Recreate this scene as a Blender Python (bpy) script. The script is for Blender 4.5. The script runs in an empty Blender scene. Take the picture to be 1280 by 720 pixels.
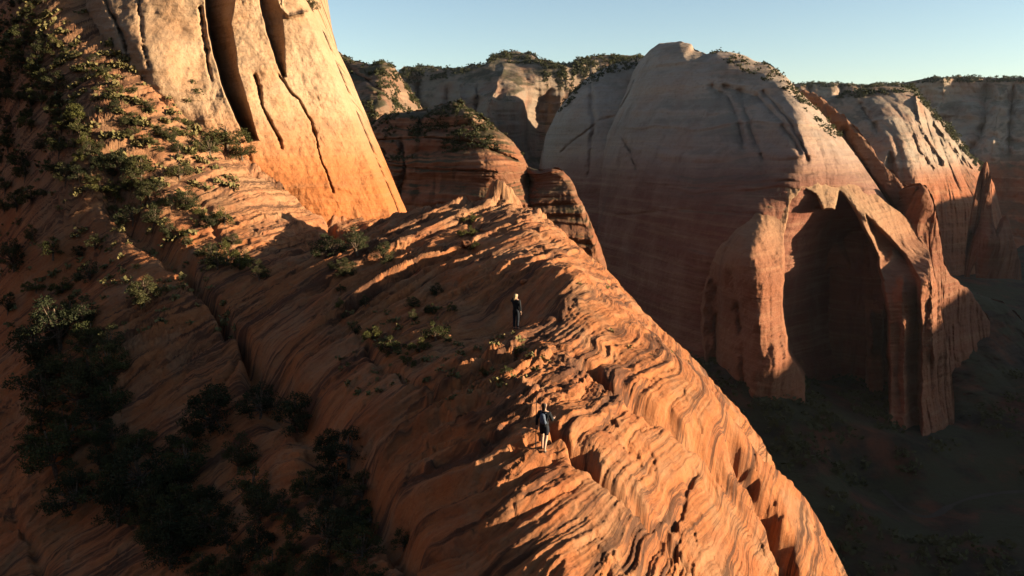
import bpy, math, random
import numpy as np
from mathutils import Vector
R = math.radians
C = bpy.context.scene.collection
scene = bpy.context.scene

# ------------------------------------------------------------------ camera
F = 1000.0                                   # focal length in pixels of the 1280 px wide photograph
PITCH = math.atan((360 - 180) / F)
cam_d = bpy.data.cameras.new("camera"); cam = bpy.data.objects.new("camera", cam_d); C.objects.link(cam)
cam_d.sensor_width = 36; cam_d.lens = 36 * F / 1280
cam_d.clip_start = 0.5; cam_d.clip_end = 60000
cam.location = (0, 0, 0); cam.rotation_euler = (math.pi / 2 - PITCH, 0, 0)
scene.camera = cam

# ------------------------------------------------------------------ light
SUN_EL, SUN_AZ = R(9.0), R(100)             # azimuth clockwise from +Y
wd = bpy.data.worlds.new("World"); scene.world = wd; wd.use_nodes = True
nt = wd.node_tree; nt.nodes.clear()
sky = nt.nodes.new('ShaderNodeTexSky'); sky.sky_type = 'NISHITA'; sky.sun_disc = False
sky.sun_elevation = SUN_EL; sky.sun_rotation = SUN_AZ
sky.altitude = 1500; sky.air_density = 1.0; sky.dust_density = 1.2; sky.ozone_density = 1.0
bg = nt.nodes.new('ShaderNodeBackground'); bg.inputs[1].default_value = 0.063
wo = nt.nodes.new('ShaderNodeOutputWorld')
nt.links.new(sky.outputs[0], bg.inputs[0]); nt.links.new(bg.outputs[0], wo.inputs[0])
sd = bpy.data.lights.new("sun", 'SUN'); sd.energy = 5.0; sd.angle = R(0.5); sd.color = (1.0, 0.82, 0.57)
sun = bpy.data.objects.new("sun", sd); C.objects.link(sun)
SDIR = Vector((math.sin(SUN_AZ) * math.cos(SUN_EL), math.cos(SUN_AZ) * math.cos(SUN_EL), math.sin(SUN_EL)))
sun.rotation_euler = SDIR.to_track_quat('Z', 'Y').to_euler()
vs = scene.view_settings; vs.view_transform = 'Standard'; vs.look = 'None'; vs.exposure = 1.82; vs.gamma = 1.0
vs.use_curve_mapping = False
scene.cycles.use_denoising = True
scene.cycles.max_bounces = 5; scene.cycles.diffuse_bounces = 3; scene.cycles.volume_bounces = 0

# ------------------------------------------------------------------ maths helpers
cp, sp = math.cos(PITCH), math.sin(PITCH)
def ray(px, py):
    """direction through a photograph pixel with y = 1 (so a point is ray * forward distance)"""
    px = np.asarray(px, float); py = np.asarray(py, float)
    a = (px - 640) / F; b = -(py - 360) / F
    y = cp + b * sp; z = -sp + b * cp
    return a / y, z / y
def pt(px, py, D):
    a, c = ray(px, py); return np.stack([a * D, np.ones_like(a) * D, c * D], -1)

def _h(ix, iy, iz, seed):
    n = (ix.astype(np.int64) * 374761393 + iy.astype(np.int64) * 668265263 + iz.astype(np.int64) * 2147483647 + seed * 144269) & 0xffffffff
    n = ((n ^ (n >> 13)) * 1274126177) & 0xffffffff
    n = ((n ^ (n >> 16)) * 2246822519) & 0xffffffff
    return ((n ^ (n >> 15)) & 0xffffff) / float(0xffffff) * 2 - 1
def vnoise(x, y, z=None, seed=0):
    """value noise, -1..1"""
    x = np.asarray(x, float); y = np.asarray(y, float)
    ix = np.floor(x); iy = np.floor(y); fx = x - ix; fy = y - iy
    fx = fx * fx * fx * (fx * (fx * 6 - 15) + 10); fy = fy * fy * fy * (fy * (fy * 6 - 15) + 10)
    if z is None:
        o = np.zeros_like(ix)
        a = _h(ix, iy, o, seed); b = _h(ix + 1, iy, o, seed); c = _h(ix, iy + 1, o, seed); d = _h(ix + 1, iy + 1, o, seed)
        return (a + (b - a) * fx) * (1 - fy) + (c + (d - c) * fx) * fy
    z = np.asarray(z, float); iz = np.floor(z); fz = z - iz; fz = fz * fz * (3 - 2 * fz)
    r = []
    for k in (0, 1):
        a = _h(ix, iy, iz + k, seed); b = _h(ix + 1, iy, iz + k, seed); c = _h(ix, iy + 1, iz + k, seed); d = _h(ix + 1, iy + 1, iz + k, seed)
        r.append((a + (b - a) * fx) * (1 - fy) + (c + (d - c) * fx) * fy)
    return r[0] + (r[1] - r[0]) * fz
def fbm(x, y, z=None, oct=4, seed=0, gain=0.5):
    s = 0; a = 1.0; t = 0
    for k in range(oct):
        s = s + a * vnoise(x * 2 ** k + 17.3 * k, y * 2 ** k - 9.1 * k, None if z is None else z * 2 ** k + 5.5 * k, seed + k); t += a; a *= gain
    return s / t
def ridged(x, y, z=None, oct=4, seed=0):
    s = 0; a = 1.0; t = 0
    for k in range(oct):
        n = 1 - 2 * np.abs(vnoise(x * 2 ** k + 7.7 * k, y * 2 ** k + 3.1 * k, None if z is None else z * 2 ** k, seed + k)); s = s + a * n; t += a; a *= 0.5
    return s / t
def sstep(a, b, x):
    t = np.clip((x - a) / (b - a), 0, 1); return t * t * (3 - 2 * t)

class TPS:
    def __init__(self, P, V, lam=0.0):
        P = np.asarray(P, float); V = np.asarray(V, float)
        self.c = P.mean(0); self.s = np.abs(P - self.c).max(); P = (P - self.c) / self.s; self.P = P
        n = len(P); K = self._k(P, P) + lam * np.eye(n)
        A = np.zeros((n + 3, n + 3)); A[:n, :n] = K; A[:n, n] = 1; A[:n, n + 1:] = P; A[n, :n] = 1; A[n + 1:, :n] = P.T
        self.w = np.linalg.solve(A, np.concatenate([V, np.zeros(3)]))
    @staticmethod
    def _k(A, B):
        d = (A[:, None, 0] - B[None, :, 0]) ** 2 + (A[:, None, 1] - B[None, :, 1]) ** 2
        return np.where(d > 1e-12, 0.5 * d * np.log(np.maximum(d, 1e-12)), 0)
    def __call__(self, x, y):
        sh = np.shape(x); Q = (np.stack([np.ravel(x), np.ravel(y)], -1) - self.c) / self.s; out = np.empty(len(Q)); n = len(self.P)
        for i in range(0, len(Q), 20000):
            q = Q[i:i + 20000]; out[i:i + 20000] = self._k(q, self.P) @ self.w[:n] + self.w[n] + q @ self.w[n + 1:]
        return out.reshape(sh)

def polydist(x, y, P, near=False):
    """distance to a polyline and which side / parameter (0..1) is nearest"""
    best = np.full(np.shape(x), 1e18); qx = np.zeros(np.shape(x)); qy = np.zeros(np.shape(x)); side = np.zeros(np.shape(x)); par = np.zeros(np.shape(x)); n = len(P) - 1
    for i in range(n):
        (ax, ay), (bx, by) = P[i], P[i + 1]; dx, dy = bx - ax, by - ay; L = dx * dx + dy * dy
        t = np.clip(((x - ax) * dx + (y - ay) * dy) / L, 0, 1)
        d = (x - ax - t * dx) ** 2 + (y - ay - t * dy) ** 2
        cr = dx * (y - ay) - dy * (x - ax)
        m = d < best; best = np.where(m, d, best); side = np.where(m, np.sign(cr), side); par = np.where(m, (i + t) / n, par)
        qx = np.where(m, ax + t * dx, qx); qy = np.where(m, ay + t * dy, qy)
    if near: return np.sqrt(best), side, qx, qy
    return np.sqrt(best), side, par
def inpoly(x, y, P):
    r = np.zeros(np.shape(x), bool); j = len(P) - 1
    for i in range(len(P)):
        (xi, yi), (xj, yj) = P[i], P[j]
        if yi != yj:
            r ^= ((yi > y) != (yj > y)) & (x < (xj - xi) * (y - yi) / (yj - yi) + xi)
        j = i
    return r
def polysd(x, y, P):
    d, _, _ = polydist(x, y, list(P) + [P[0]]); return np.where(inpoly(x, y, P), d, -d)
def resample(P, n):
    P = np.asarray(P, float); k = np.linspace(0, len(P) - 1, n); i = np.minimum(k.astype(int), len(P) - 2); f = (k - i)[:, None]
    return P[i] * (1 - f) + P[i + 1] * f
def resample_len(P, n):
    P = np.asarray(P, float); L = np.r_[0, np.cumsum(np.hypot(*np.diff(P, axis=0).T))]; s = np.linspace(0, L[-1], n)
    return np.stack([np.interp(s, L, P[:, 0]), np.interp(s, L, P[:, 1])], -1)

def grid_mesh(name, X, Y, Z, mat, attrs=None, smooth=True, mask=None):
    nr, nc = X.shape
    me = bpy.data.meshes.new(name); v = np.stack([X, Y, Z], -1).reshape(-1, 3).astype(np.float32)
    i = (np.arange(nr - 1)[:, None] * nc + np.arange(nc - 1)[None, :])
    q = np.stack([i, i + 1, i + nc + 1, i + nc], -1).reshape(-1, 4)
    me.vertices.add(len(v)); me.vertices.foreach_set("co", v.ravel())
    me.loops.add(q.size); me.loops.foreach_set("vertex_index", q.ravel().astype(np.int32))
    me.polygons.add(len(q)); me.polygons.foreach_set("loop_start", (np.arange(len(q)) * 4).astype(np.int32)); me.polygons.foreach_set("loop_total", np.full(len(q), 4, np.int32))
    me.update(calc_edges=True)
    if smooth: me.polygons.foreach_set("use_smooth", np.ones(len(q), bool))
    for k, a in (attrs or {}).items():
        at = me.attributes.new(k, 'FLOAT', 'POINT'); at.data.foreach_set("value", a.ravel().astype(np.float32))
    me.materials.append(mat)
    o = bpy.data.objects.new(name, me); C.objects.link(o); return o

def mesh_obj(name, verts, faces, mat, parent=None, smooth=False, mats=None, fmat=None):
    me = bpy.data.meshes.new(name); me.from_pydata([tuple(v) for v in verts], [], [tuple(f) for f in faces])
    me.materials.append(mat)
    if smooth: me.polygons.foreach_set("use_smooth", np.ones(len(me.polygons), bool))
    me.update(); o = bpy.data.objects.new(name, me); C.objects.link(o)
    if parent: o.parent = parent
    return o
def tag(o, label=None, cat=None, group=None, kind=None):
    for k, v in (('label', label), ('category', cat), ('group', group), ('kind', kind)):
        if v: o[k] = v
    return o

# ------------------------------------------------------------------ materials
class NT:
    def __init__(s, name):
        s.m = bpy.data.materials.new(name); s.m.use_nodes = True; s.t = s.m.node_tree; s.t.nodes.clear()
        s.out = s.t.nodes.new('ShaderNodeOutputMaterial'); s.b = s.t.nodes.new('ShaderNodeBsdfPrincipled')
        s.t.links.new(s.b.outputs[0], s.out.inputs[0])
    def n(s, typ, **kw):
        d = s.t.nodes.new(typ)
        for k, v in kw.items():
            if k.startswith('i_'):
                key = k[2:]; d.inputs[int(key) if key.isdigit() else key].default_value = v
            else: setattr(d, k, v)
        return d
    def l(s, a, b): s.t.links.new(a, b)
    def val(s, x, sock):
        if isinstance(x, (int, float)): sock.default_value = x
        else: s.l(x, sock)
    def math(s, op, a, b=0.0, clamp=False):
        d = s.n('ShaderNodeMath', operation=op, use_clamp=clamp); s.val(a, d.inputs[0]); s.val(b, d.inputs[1]); return d.outputs[0]
    def mapr(s, x, a, b, c=0.0, d=1.0):
        n = s.n('ShaderNodeMapRange'); n.interpolation_type = 'SMOOTHSTEP'; s.l(x, n.inputs[0])
        for i, v in zip((1, 2, 3, 4), (a, b, c, d)): n.inputs[i].default_value = v
        return n.outputs[0]
    def mix(s, f, a, b, mode='MIX'):
        d = s.n('ShaderNodeMix', data_type='RGBA', blend_type=mode); s.val(f, d.inputs[0])
        for v, k in ((a, 6), (b, 7)):
            if isinstance(v, tuple): d.inputs[k].default_value = (*v, 1)
            else: s.l(v, d.inputs[k])
        return d.outputs[2]
    def noise(s, vec, scale, detail=5, rough=0.55, dist=0.0):
        d = s.n('ShaderNodeTexNoise', i_Scale=scale, i_Detail=detail, i_Roughness=rough, i_Distortion=dist); s.l(vec, d.inputs['Vector']); return d.outputs[0]
    def scaled(s, vec, sc):
        d = s.n('ShaderNodeVectorMath', operation='MULTIPLY'); s.l(vec, d.inputs[0]); d.inputs[1].default_value = sc; return d.outputs[0]

def rock(name, top, low, zmid, zw, strata=0.12, streak=0.25, size=1.0, bump=1.0, red=(0.36, 0.12, 0.055), dark=(0.10, 0.055, 0.04), bed=False, scrub=0.0, gainc=1.0):
    """sandstone: pale top, red lower part, thin strata, vertical desert varnish; size = metres per feature"""
    top, low, red, dark = [(c[0] * 0.52 * gainc, c[1] * 0.47 * gainc, c[2] * 0.42 * gainc) for c in (top, low, red, dark)]
    t = NT(name); geo = t.n('ShaderNodeNewGeometry'); P = geo.outputs['Position']
    sx = t.n('ShaderNodeSeparateXYZ'); t.l(P, sx.inputs[0])
    big = t.noise(P, 0.02 / size, 4); mid = t.noise(P, 0.16 / size, 5, 0.6); fine = t.noise(P, 1.6 / size, 5, 0.65)
    z = t.math('ADD', sx.outputs[2], t.math('MULTIPLY', t.math('SUBTRACT', big, 0.5), zw * 2.2))
    f = t.mapr(z, zmid - zw, zmid + zw)
    col = t.mix(f, low, top)
    if bed: col = t.mix(t.math('MULTIPLY', t.mapr(t.noise(P, 0.35, 5, 0.6, 0.6), 0.45, 0.65), 0.55), col, (0.27, 0.155, 0.085))
    patch = t.mapr(mid, 0.42, 0.68)
    col = t.mix(t.math('MULTIPLY', patch, 0.42), col, red)
    if bed:
        a = t.n('ShaderNodeAttribute', attribute_name='bed'); cx = t.n('ShaderNodeCombineXYZ'); t.l(a.outputs['Fac'], cx.inputs[0])
        sv = t.scaled(P, (0.06, 0.06, 0.06)); ad = t.n('ShaderNodeVectorMath', operation='ADD'); t.l(cx.outputs[0], ad.inputs[0]); t.l(sv, ad.inputs[1]); bv = ad.outputs[0]
        st = t.noise(bv, 2.2, 8, 0.8); st2 = t.noise(bv, 9.0, 6, 0.75)
    else:
        bv = t.scaled(P, (0.03, 0.03, 1.0)); st = t.noise(bv, 0.22 / size, 6, 0.7, 0.3); st2 = t.noise(bv, 1.1 / size, 4, 0.7)
    col = t.mix(t.math('MULTIPLY', t.mapr(st, 0.35, 0.7), strata * 3), col, t.mix(0.6, col, dark, 'MIX'))
    col = t.mix(t.math('MULTIPLY', t.mapr(st2, 0.45, 0.7), strata * 2), col, t.mix(0.5, col, (0.40, 0.25, 0.14)))
    vv = t.scaled(P, (1.0, 1.0, 0.05)); sk = t.noise(vv, 0.12 / size, 6, 0.7)
    col = t.mix(t.math('MULTIPLY', t.mapr(sk, 0.52, 0.72), streak * 2), col, dark)
    if bed: col = t.mix(t.math('MULTIPLY', t.mapr(t.noise(bv, 1.1, 5, 0.85), 0.50, 0.60), 0.8), col, dark)
    col = t.mix(t.math('MULTIPLY', t.mapr(fine, 0.5, 0.75), 0.35), col, dark)
    if scrub > 0:                               # lichen and low scrub on the flatter ledges
        nz = t.n('ShaderNodeSeparateXYZ'); t.l(geo.outputs['Normal'], nz.inputs[0])
        sc = t.math('MULTIPLY', t.mapr(nz.outputs[2], 0.55, 0.85), t.mapr(t.noise(P, 0.09 / size, 6, 0.7), 0.42, 0.56))
        col = t.mix(t.math('MULTIPLY', sc, scrub), col, (0.030, 0.029, 0.013))
    t.l(col, t.b.inputs['Base Color']); t.b.inputs['Roughness'].default_value = 0.95; t.b.inputs['Specular IOR Level'].default_value = 0.12
    h = t.math('ADD', t.math('MULTIPLY', st, 1.5 if bed else 0.6), t.math('MULTIPLY', st2, 0.45 if bed else 0.35))
    h = t.math('ADD', h, t.math('MULTIPLY', t.noise(P, 0.7 / size, 8, 0.68), 0.9)); h = t.math('ADD', h, t.math('MULTIPLY', sk, 0.0 if bed else 0.35))
    bp = t.n('ShaderNodeBump', i_Strength=1.0, i_Distance=0.55 * size * bump); t.l(h, bp.inputs['Height']); t.l(bp.outputs[0], t.b.inputs['Normal'])
    return t.m

def plain(name, col, rough=0.9, var=0.3, scale=5.0, alt=None):
    t = NT(name); geo = t.n('ShaderNodeNewGeometry'); nz = t.noise(geo.outputs['Position'], scale, 3)
    t.l(t.mix(t.mapr(nz, 0.3, 0.7), tuple(c * (1 - var) for c in col), alt or tuple(min(1, c * (1 + var)) for c in col)), t.b.inputs['Base Color'])
    t.b.inputs['Roughness'].default_value = rough; t.b.inputs['Specular IOR Level'].default_value = 0.2; return t.m
def leafmat(name, a, b):
    t = NT(name); oi = t.n('ShaderNodeObjectInfo'); geo = t.n('ShaderNodeNewGeometry')
    nz = t.noise(geo.outputs['Position'], 3.0, 3)
    c = t.mix(t.mapr(nz, 0.35, 0.65), a, b); c = t.mix(t.math('MULTIPLY', oi.outputs['Random'], 0.4), c, (0.10, 0.085, 0.03))
    t.l(c, t.b.inputs['Base Color']); t.b.inputs['Roughness'].default_value = 0.8; t.b.inputs['Specular IOR Level'].default_value = 0.15
    tr = t.n('ShaderNodeBsdfTranslucent'); t.l(c, tr.inputs[0]); mx = t.n('ShaderNodeMixShader', i_0=0.25)
    t.l(t.b.outputs[0], mx.inputs[1]); t.l(tr.outputs[0], mx.inputs[2]); t.l(mx.outputs[0], t.out.inputs[0]); return t.m

M_fore = rock('orange_sandstone', (0.56, 0.31, 0.17), (0.58, 0.232, 0.095), -5.5, 2.5, strata=0.19, streak=0.05, size=0.35, bump=0.7, bed=True, red=(0.44, 0.125, 0.05), gainc=1.08)
M_tower = rock('cream_sandstone', (0.68, 0.49, 0.33), (0.64, 0.24, 0.085), 0.5, 4.0, strata=0.10, streak=0.12, size=0.6, bump=0.9, red=(0.62, 0.30, 0.13), gainc=0.98)
M_dome = rock('white_sandstone', (0.325, 0.28, 0.245), (0.16, 0.055, 0.035), -30, 70, strata=0.2, streak=0.26, size=9, bump=1.1, red=(0.30, 0.17, 0.12), scrub=0.3, gainc=1.75)  # red lower zone, darkened further to paint in shade at the dome's foot
M_butt = rock('brown_sandstone', (0.36, 0.24, 0.15), (0.26, 0.105, 0.058), -110, 70, strata=0.16, streak=0.3, size=7, bump=1.4, red=(0.30, 0.15, 0.09), gainc=1.5)  # lower red also deepened in colour to imitate canyon shade
M_crag = rock('crag_sandstone', (0.30, 0.22, 0.165), (0.27, 0.12, 0.065), 10, 40, strata=0.25, streak=0.15, size=5, bump=0.6, scrub=0.85)
M_wall = rock('pale_wall_sandstone', (0.33, 0.27, 0.22), (0.25, 0.12, 0.07), -60, 60, strata=0.12, streak=0.3, size=12, bump=0.6, scrub=0.8)
M_far = rock('far_sandstone', (0.36, 0.31, 0.26), (0.36, 0.13, 0.06), -65, 40, strata=0.2, streak=0.4, size=16, bump=0.7, scrub=0.5, gainc=1.35)
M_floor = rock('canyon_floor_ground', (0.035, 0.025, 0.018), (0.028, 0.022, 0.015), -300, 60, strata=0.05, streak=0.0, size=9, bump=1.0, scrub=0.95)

# ------------------------------------------------------------------ the ridge in front: one continuous slope
ctrl = [
 # crest and people
 (679,567,27),(645,411,37),(640,480,31.5),(700,640,24.6),(700,715,22.3),(620,600,25.6),(600,715,23),(500,650,27.5),(500,715,25.5),
 (720,400,39),(700,350,42.5),(735,322,49),(670,270,55),(630,238,61),(760,450,35.5),(780,540,29.5),(800,700,24.5),(790,620,26.5),
 (620,380,41),(590,340,45),(560,350,46),(500,300,54),(550,258,60),(600,247,61),(470,280,64),(660,320,47),(600,290,54),
 (650,520,29),(600,520,30),(540,560,30),(560,450,35.5),(480,440,39),(560,400,40),
 # right flank
 (798,392,44),(840,430,40),(870,560,32.5),(850,500,35),(900,500,36.5),(900,620,32),(870,715,27.5),(950,700,32),(940,600,35),(985,640,34.5),(1030,718,33.2),(960,560,36.8),
 # left flank
 (400,560,34),(400,640,31),(400,715,28.5),(300,600,37.5),(300,700,32),(200,600,40),(200,715,34),(100,650,40),(0,700,39),(0,600,46),(0,500,51),(100,500,46),(200,500,44),(300,500,42),(400,480,39.5),
 (100,400,51.5),(0,400,59),(200,400,49),(300,400,47.5),(400,400,44.5),(0,320,64.5),(100,300,59.5),(200,300,57),(300,330,54.5),(380,340,50),
 (0,250,67),(100,230,60.5),(200,230,60.3),(250,250,60.5),(300,250,61.5),(360,290,61),(410,300,62.5),(440,292,69.3),(400,272,69),
 (0,150,73),(60,60,69.8),(0,60,73.5),(100,150,63.5),(200,150,64.3),(255,165,66.5),(340,222,67.8),(300,195,67),(200,120,66.3),(150,80,68),(100,20,72.5),(0,-20,83),(60,-60,82),
 # outside the frame
 (-200,400,68),(-200,700,48),(-200,100,95),(-350,550,66),(300,850,25.5),(700,850,18.5),(0,850,32),(900,850,24.5),(500,900,20.5),(-200,900,38),(-300,-80,125),(1040,850,27.5),
]
A = np.array(ctrl, float); Pw = pt(A[:, 0], A[:, 1], A[:, 2])
zt = TPS(Pw[:, :2], Pw[:, 2], 1e-4)
edge_px = [(-300,-220,122),(-60,-90,92),(60,0,79),(110,30,75.5),(160,85,70.5),(210,130,69),(270,172,69),(310,200,69.3),(350,230,70.5),(405,275,71.5),(447,294,72),(475,279,69),(500,253,66),(560,251,65),(608,244,63),(630,236,62),(662,244,60),(690,264,56),(722,290,53),(750,318,50),(780,343,48),(812,365,46),(832,392,43.5),(852,424,41.5),(880,458,39.5),(905,500,38),(930,545,37.6),(955,558,37.2),(985,612,35.8),(1010,662,34.8),(1042,720,33.5),(1075,800,31.5),(1120,950,27)]
E = np.array(edge_px, float); Ew = pt(E[:, 0], E[:, 1], E[:, 2]); EP = [tuple(p) for p in Ew[:, :2]]

def px2g(path):
    """a traced line laid onto the smooth slope: list of (px, py) to world xy"""
    out = []
    for (px, py) in path:
        a, c = ray(px, py); D = np.linspace(15, 140, 1200); zz = zt(a * D, D); hit = np.nonzero(c * D < zz)[0]
        d = D[hit[0]] if len(hit) else 60.0
        out.append((float(a * d), float(d)))
    return out

# bedding: a family of tilted parallel planes cutting the slope
def bt(x, y, z):
    x2 = x + 0; return 0.54 * x2 - 0.17 * y - 0.82 * z - 0.014 * np.clip(x + 3, 0, 11) ** 2

cracks = [  # path, width m, depth m
 ([(140,225),(200,300),(232,335),(268,382),(300,425),(340,470),(375,505),(410,560),(470,640),(520,700)], 1.1, 2.8),
 ([(268,150),(330,200),(370,240),(410,272),(440,300)], 0.8, 1.6),
 ([(200,120),(250,165),(300,200),(345,230)], 0.6, 1.1),
 ([(305,425),(285,460),(270,490)], 0.6, 1.2),
 ([(455,430),(500,470),(545,495),(560,505)], 0.28, 0.7),
 ([(690,540),(720,560),(750,590),(790,622),(815,645),(850,690),(880,740)], 0.6, 1.7),
 ([(735,458),(760,480),(800,500),(835,520),(870,552),(905,590)], 0.8, 1.9),
 ([(915,540),(930,580),(950,620),(968,660),(985,700),(1000,750)], 0.95, 2.8),
 ([(590,270),(588,300),(592,325)], 0.3, 0.5),
 ([(15,630),(40,680),(60,730)], 0.35, 0.7),
 ([(815,645),(850,615),(872,590)], 0.3, 0.5),
 ([(130,150),(190,190),(260,260),(300,330)], 0.35, 0.5),
]
CR = [(px2g(p), w, d) for p, w, d in cracks]

def saw(t, k):            # slow rise and a sharp drop
    f = t - np.floor(t); return np.where(f < k, f / k, (1 - f) / (1 - k))
def height(x, y, full=True):
    d, side, qx, qy = polydist(x, y, EP, True)
    z = zt(np.where(side > 0, qx, x), np.where(side > 0, qy, y))
    sd_ = np.where(side > 0, d, -d)                                         # distance beyond the rim
    ins = np.where((x > -9), 3.5, 0.0) * sstep(-11, -4, x); o = np.maximum(sd_ + ins, 0)
    z = z - np.where(o < 9, o * o * 0.085, 6.885 + (o - 9) * 1.53) 
    if not full: return z, None
    wx = fbm(x * 0.11, y * 0.11, oct=3, seed=3) * 0.4; s = bt(x, y, z) + wx + 0.15 * vnoise(x * 0.7, y * 0.7, seed=8)
    # bed relief: irregular beds with a soft back and a sharp lit front
    am = 0.55 + 0.9 * sstep(-0.35, 0.45, fbm(x * 0.13 + 4, y * 0.13, oct=3, seed=21))
    right = sstep(-6, 3, x)
    am = am * (1.45 - 0.15 * right)
    wob = vnoise(s * 0.37, x * 0.03, seed=5) * 0.9
    t = 0.78 * x + 0.62 * y + 0.8 * vnoise(x * 0.5, y * 0.5, seed=61)
    def ledge(lam, A, k, L, seed):      # beds broken into blocks, each block's lip stepping in or out
        q = (s + wob * 0.5 + vnoise(s / lam * 0.6, t * 0.04, seed=seed) * lam * 0.7) / lam; b = np.floor(q)
        blk = np.floor(t / (lam * L) * (1 + 0.3 * _h(b, b * 0, b * 0, seed + 1)) + 9 * _h(b, b * 0 + 1, b * 0, seed + 2))
        q2 = q + 0.09 * _h(b, blk, b * 0, seed + 3) + 0.12 * vnoise(t / lam * 2.2, q * 0.5, seed=seed + 4); f = q2 - np.floor(q2)
        return A * (0.45 + 0.55 * np.abs(_h(np.floor(q2), b * 0 + 3, b * 0, seed + 5)) * 1.6) * (np.where(f < k, f / k, (1 - f) / (1 - k)) - 0.5 - 0.55 * np.exp(-((f - 0.5 * (1 + k)) / 0.055) ** 2) * (1 - 0.5 * right))
    m1 = sstep(-.35, .25, vnoise(x * 0.3, y * 0.26, seed=12)); m2 = sstep(-0.35, 0.3, vnoise(x * 0.4 + 9, y * 0.33, seed=14))
    am = am * (1 - 0.45 * sstep(5, 10, x)); h = ledge(2.1, 0.24, 0.86, 3.5, 200) * am + ledge(0.80, 0.22, 0.80, 5.5, 210) * am * (0.45 + 0.75 * m1) + ledge(0.34, 0.12, 0.8, 7.0, 220) * am * (0.35 + m2) + ledge(0.16, 0.045, 0.75, 9.0, 230) * am
    h += 0.30 * fbm(x * 0.14, y * 0.14, oct=2, seed=30) + 0.09 * fbm(x * 0.8, y * 0.8, oct=4, seed=31) + 0.06 * fbm(x * 2.6, y * 2.6, oct=4, seed=37, gain=0.7)
    pit = sstep(0.50, 0.62, vnoise(x * 1.3, y * 1.1, seed=66)) * sstep(0.0, 0.3, vnoise(x * 0.2, y * 0.2, seed=67)); h -= 0.14 * pit
    # knobbly weathered places
    kn = sstep(0.05, 0.45, fbm(x * 0.22 + 30, y * 0.22, oct=2, seed=40)) * right
    h += kn * 0.06 * ridged(x * 1.1, y * 1.1, oct=3, seed=41)
    h += -0.95 * np.exp(-((x + 0.9) / 2.6) ** 2 - ((y - 40.0) / 3.2) ** 2) + 0.75 * np.exp(-((x - 3.2) / 1.6) ** 2 - ((y - 42.5) / 4.0) ** 2)
    z = z + h
    for P, w, dep in CR:
        dd, _, pr = polydist(x + 0.22 * vnoise(x * 0.8, y * 0.8, seed=50), y + 0.22 * vnoise(x * 0.8 + 5, y * 0.8, seed=51), P)
        ww = 0.5 * w * (0.75 + 0.5 * vnoise(pr * 9, pr * 0 + w * 10, seed=3)) * (1 + 0.012 * y)
        z = z - 0.75 * dep * np.exp(-(dd / ww) ** 2) * (0.8 + 0.3 * vnoise(pr * 14, pr * 0 + w, seed=9)) 
    return z, s

NG = 1350; uu = np.linspace(-1.05, 0.75, NG); ly = np.exp(np.linspace(math.log(15), math.log(140), NG))
GX = uu[None, :] * (ly[:, None] + 6); GY = np.repeat(ly[:, None], len(uu), 1)
GZ, GS = height(GX, GY)
# the perched rock on the crest
ki = [i for i, e in enumerate(edge_px) if e[0] == 630][0]; kx, ky = Ew[ki, 0], Ew[ki, 1] - 1.0
rr = np.hypot((GX - kx + 0.2) * 0.8, (GY - ky) * 0.7) + 0.45 * fbm(GX * 1.3, GY * 1.3, oct=3, seed=77)
GZ = GZ + 1.25 * sstep(1.25, 0.25, rr)
ridge = grid_mesh('rock_ridge', GX, GY, GZ, M_fore, {'bed': GS})
tag(ridge, 'orange banded sandstone ridge crossing the picture with two people on its crest', 'ridge', kind='structure')

def gz(x, y):
    """height of the ridge mesh at a point"""
    j = math.log(y / 15) / math.log(140 / 15) * (NG - 1); i = (x / (y + 6) + 1.05) / 1.8 * (NG - 1)
    j0, i0 = int(np.clip(j, 0, NG - 2)), int(np.clip(i, 0, NG - 2)); fj, fi = j - j0, i - i0
    return float((GZ[j0, i0] * (1 - fi) + GZ[j0, i0 + 1] * fi) * (1 - fj) + (GZ[j0 + 1, i0] * (1 - fi) + GZ[j0 + 1, i0 + 1] * fi) * fj)
def hit(px, py):
    a, c = ray(px, py)
    for D in np.arange(15, 140, 0.1):
        if c * D < gz(a * D, D): return Vector((float(a * D), float(D), gz(a * D, D)))
    return None

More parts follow.
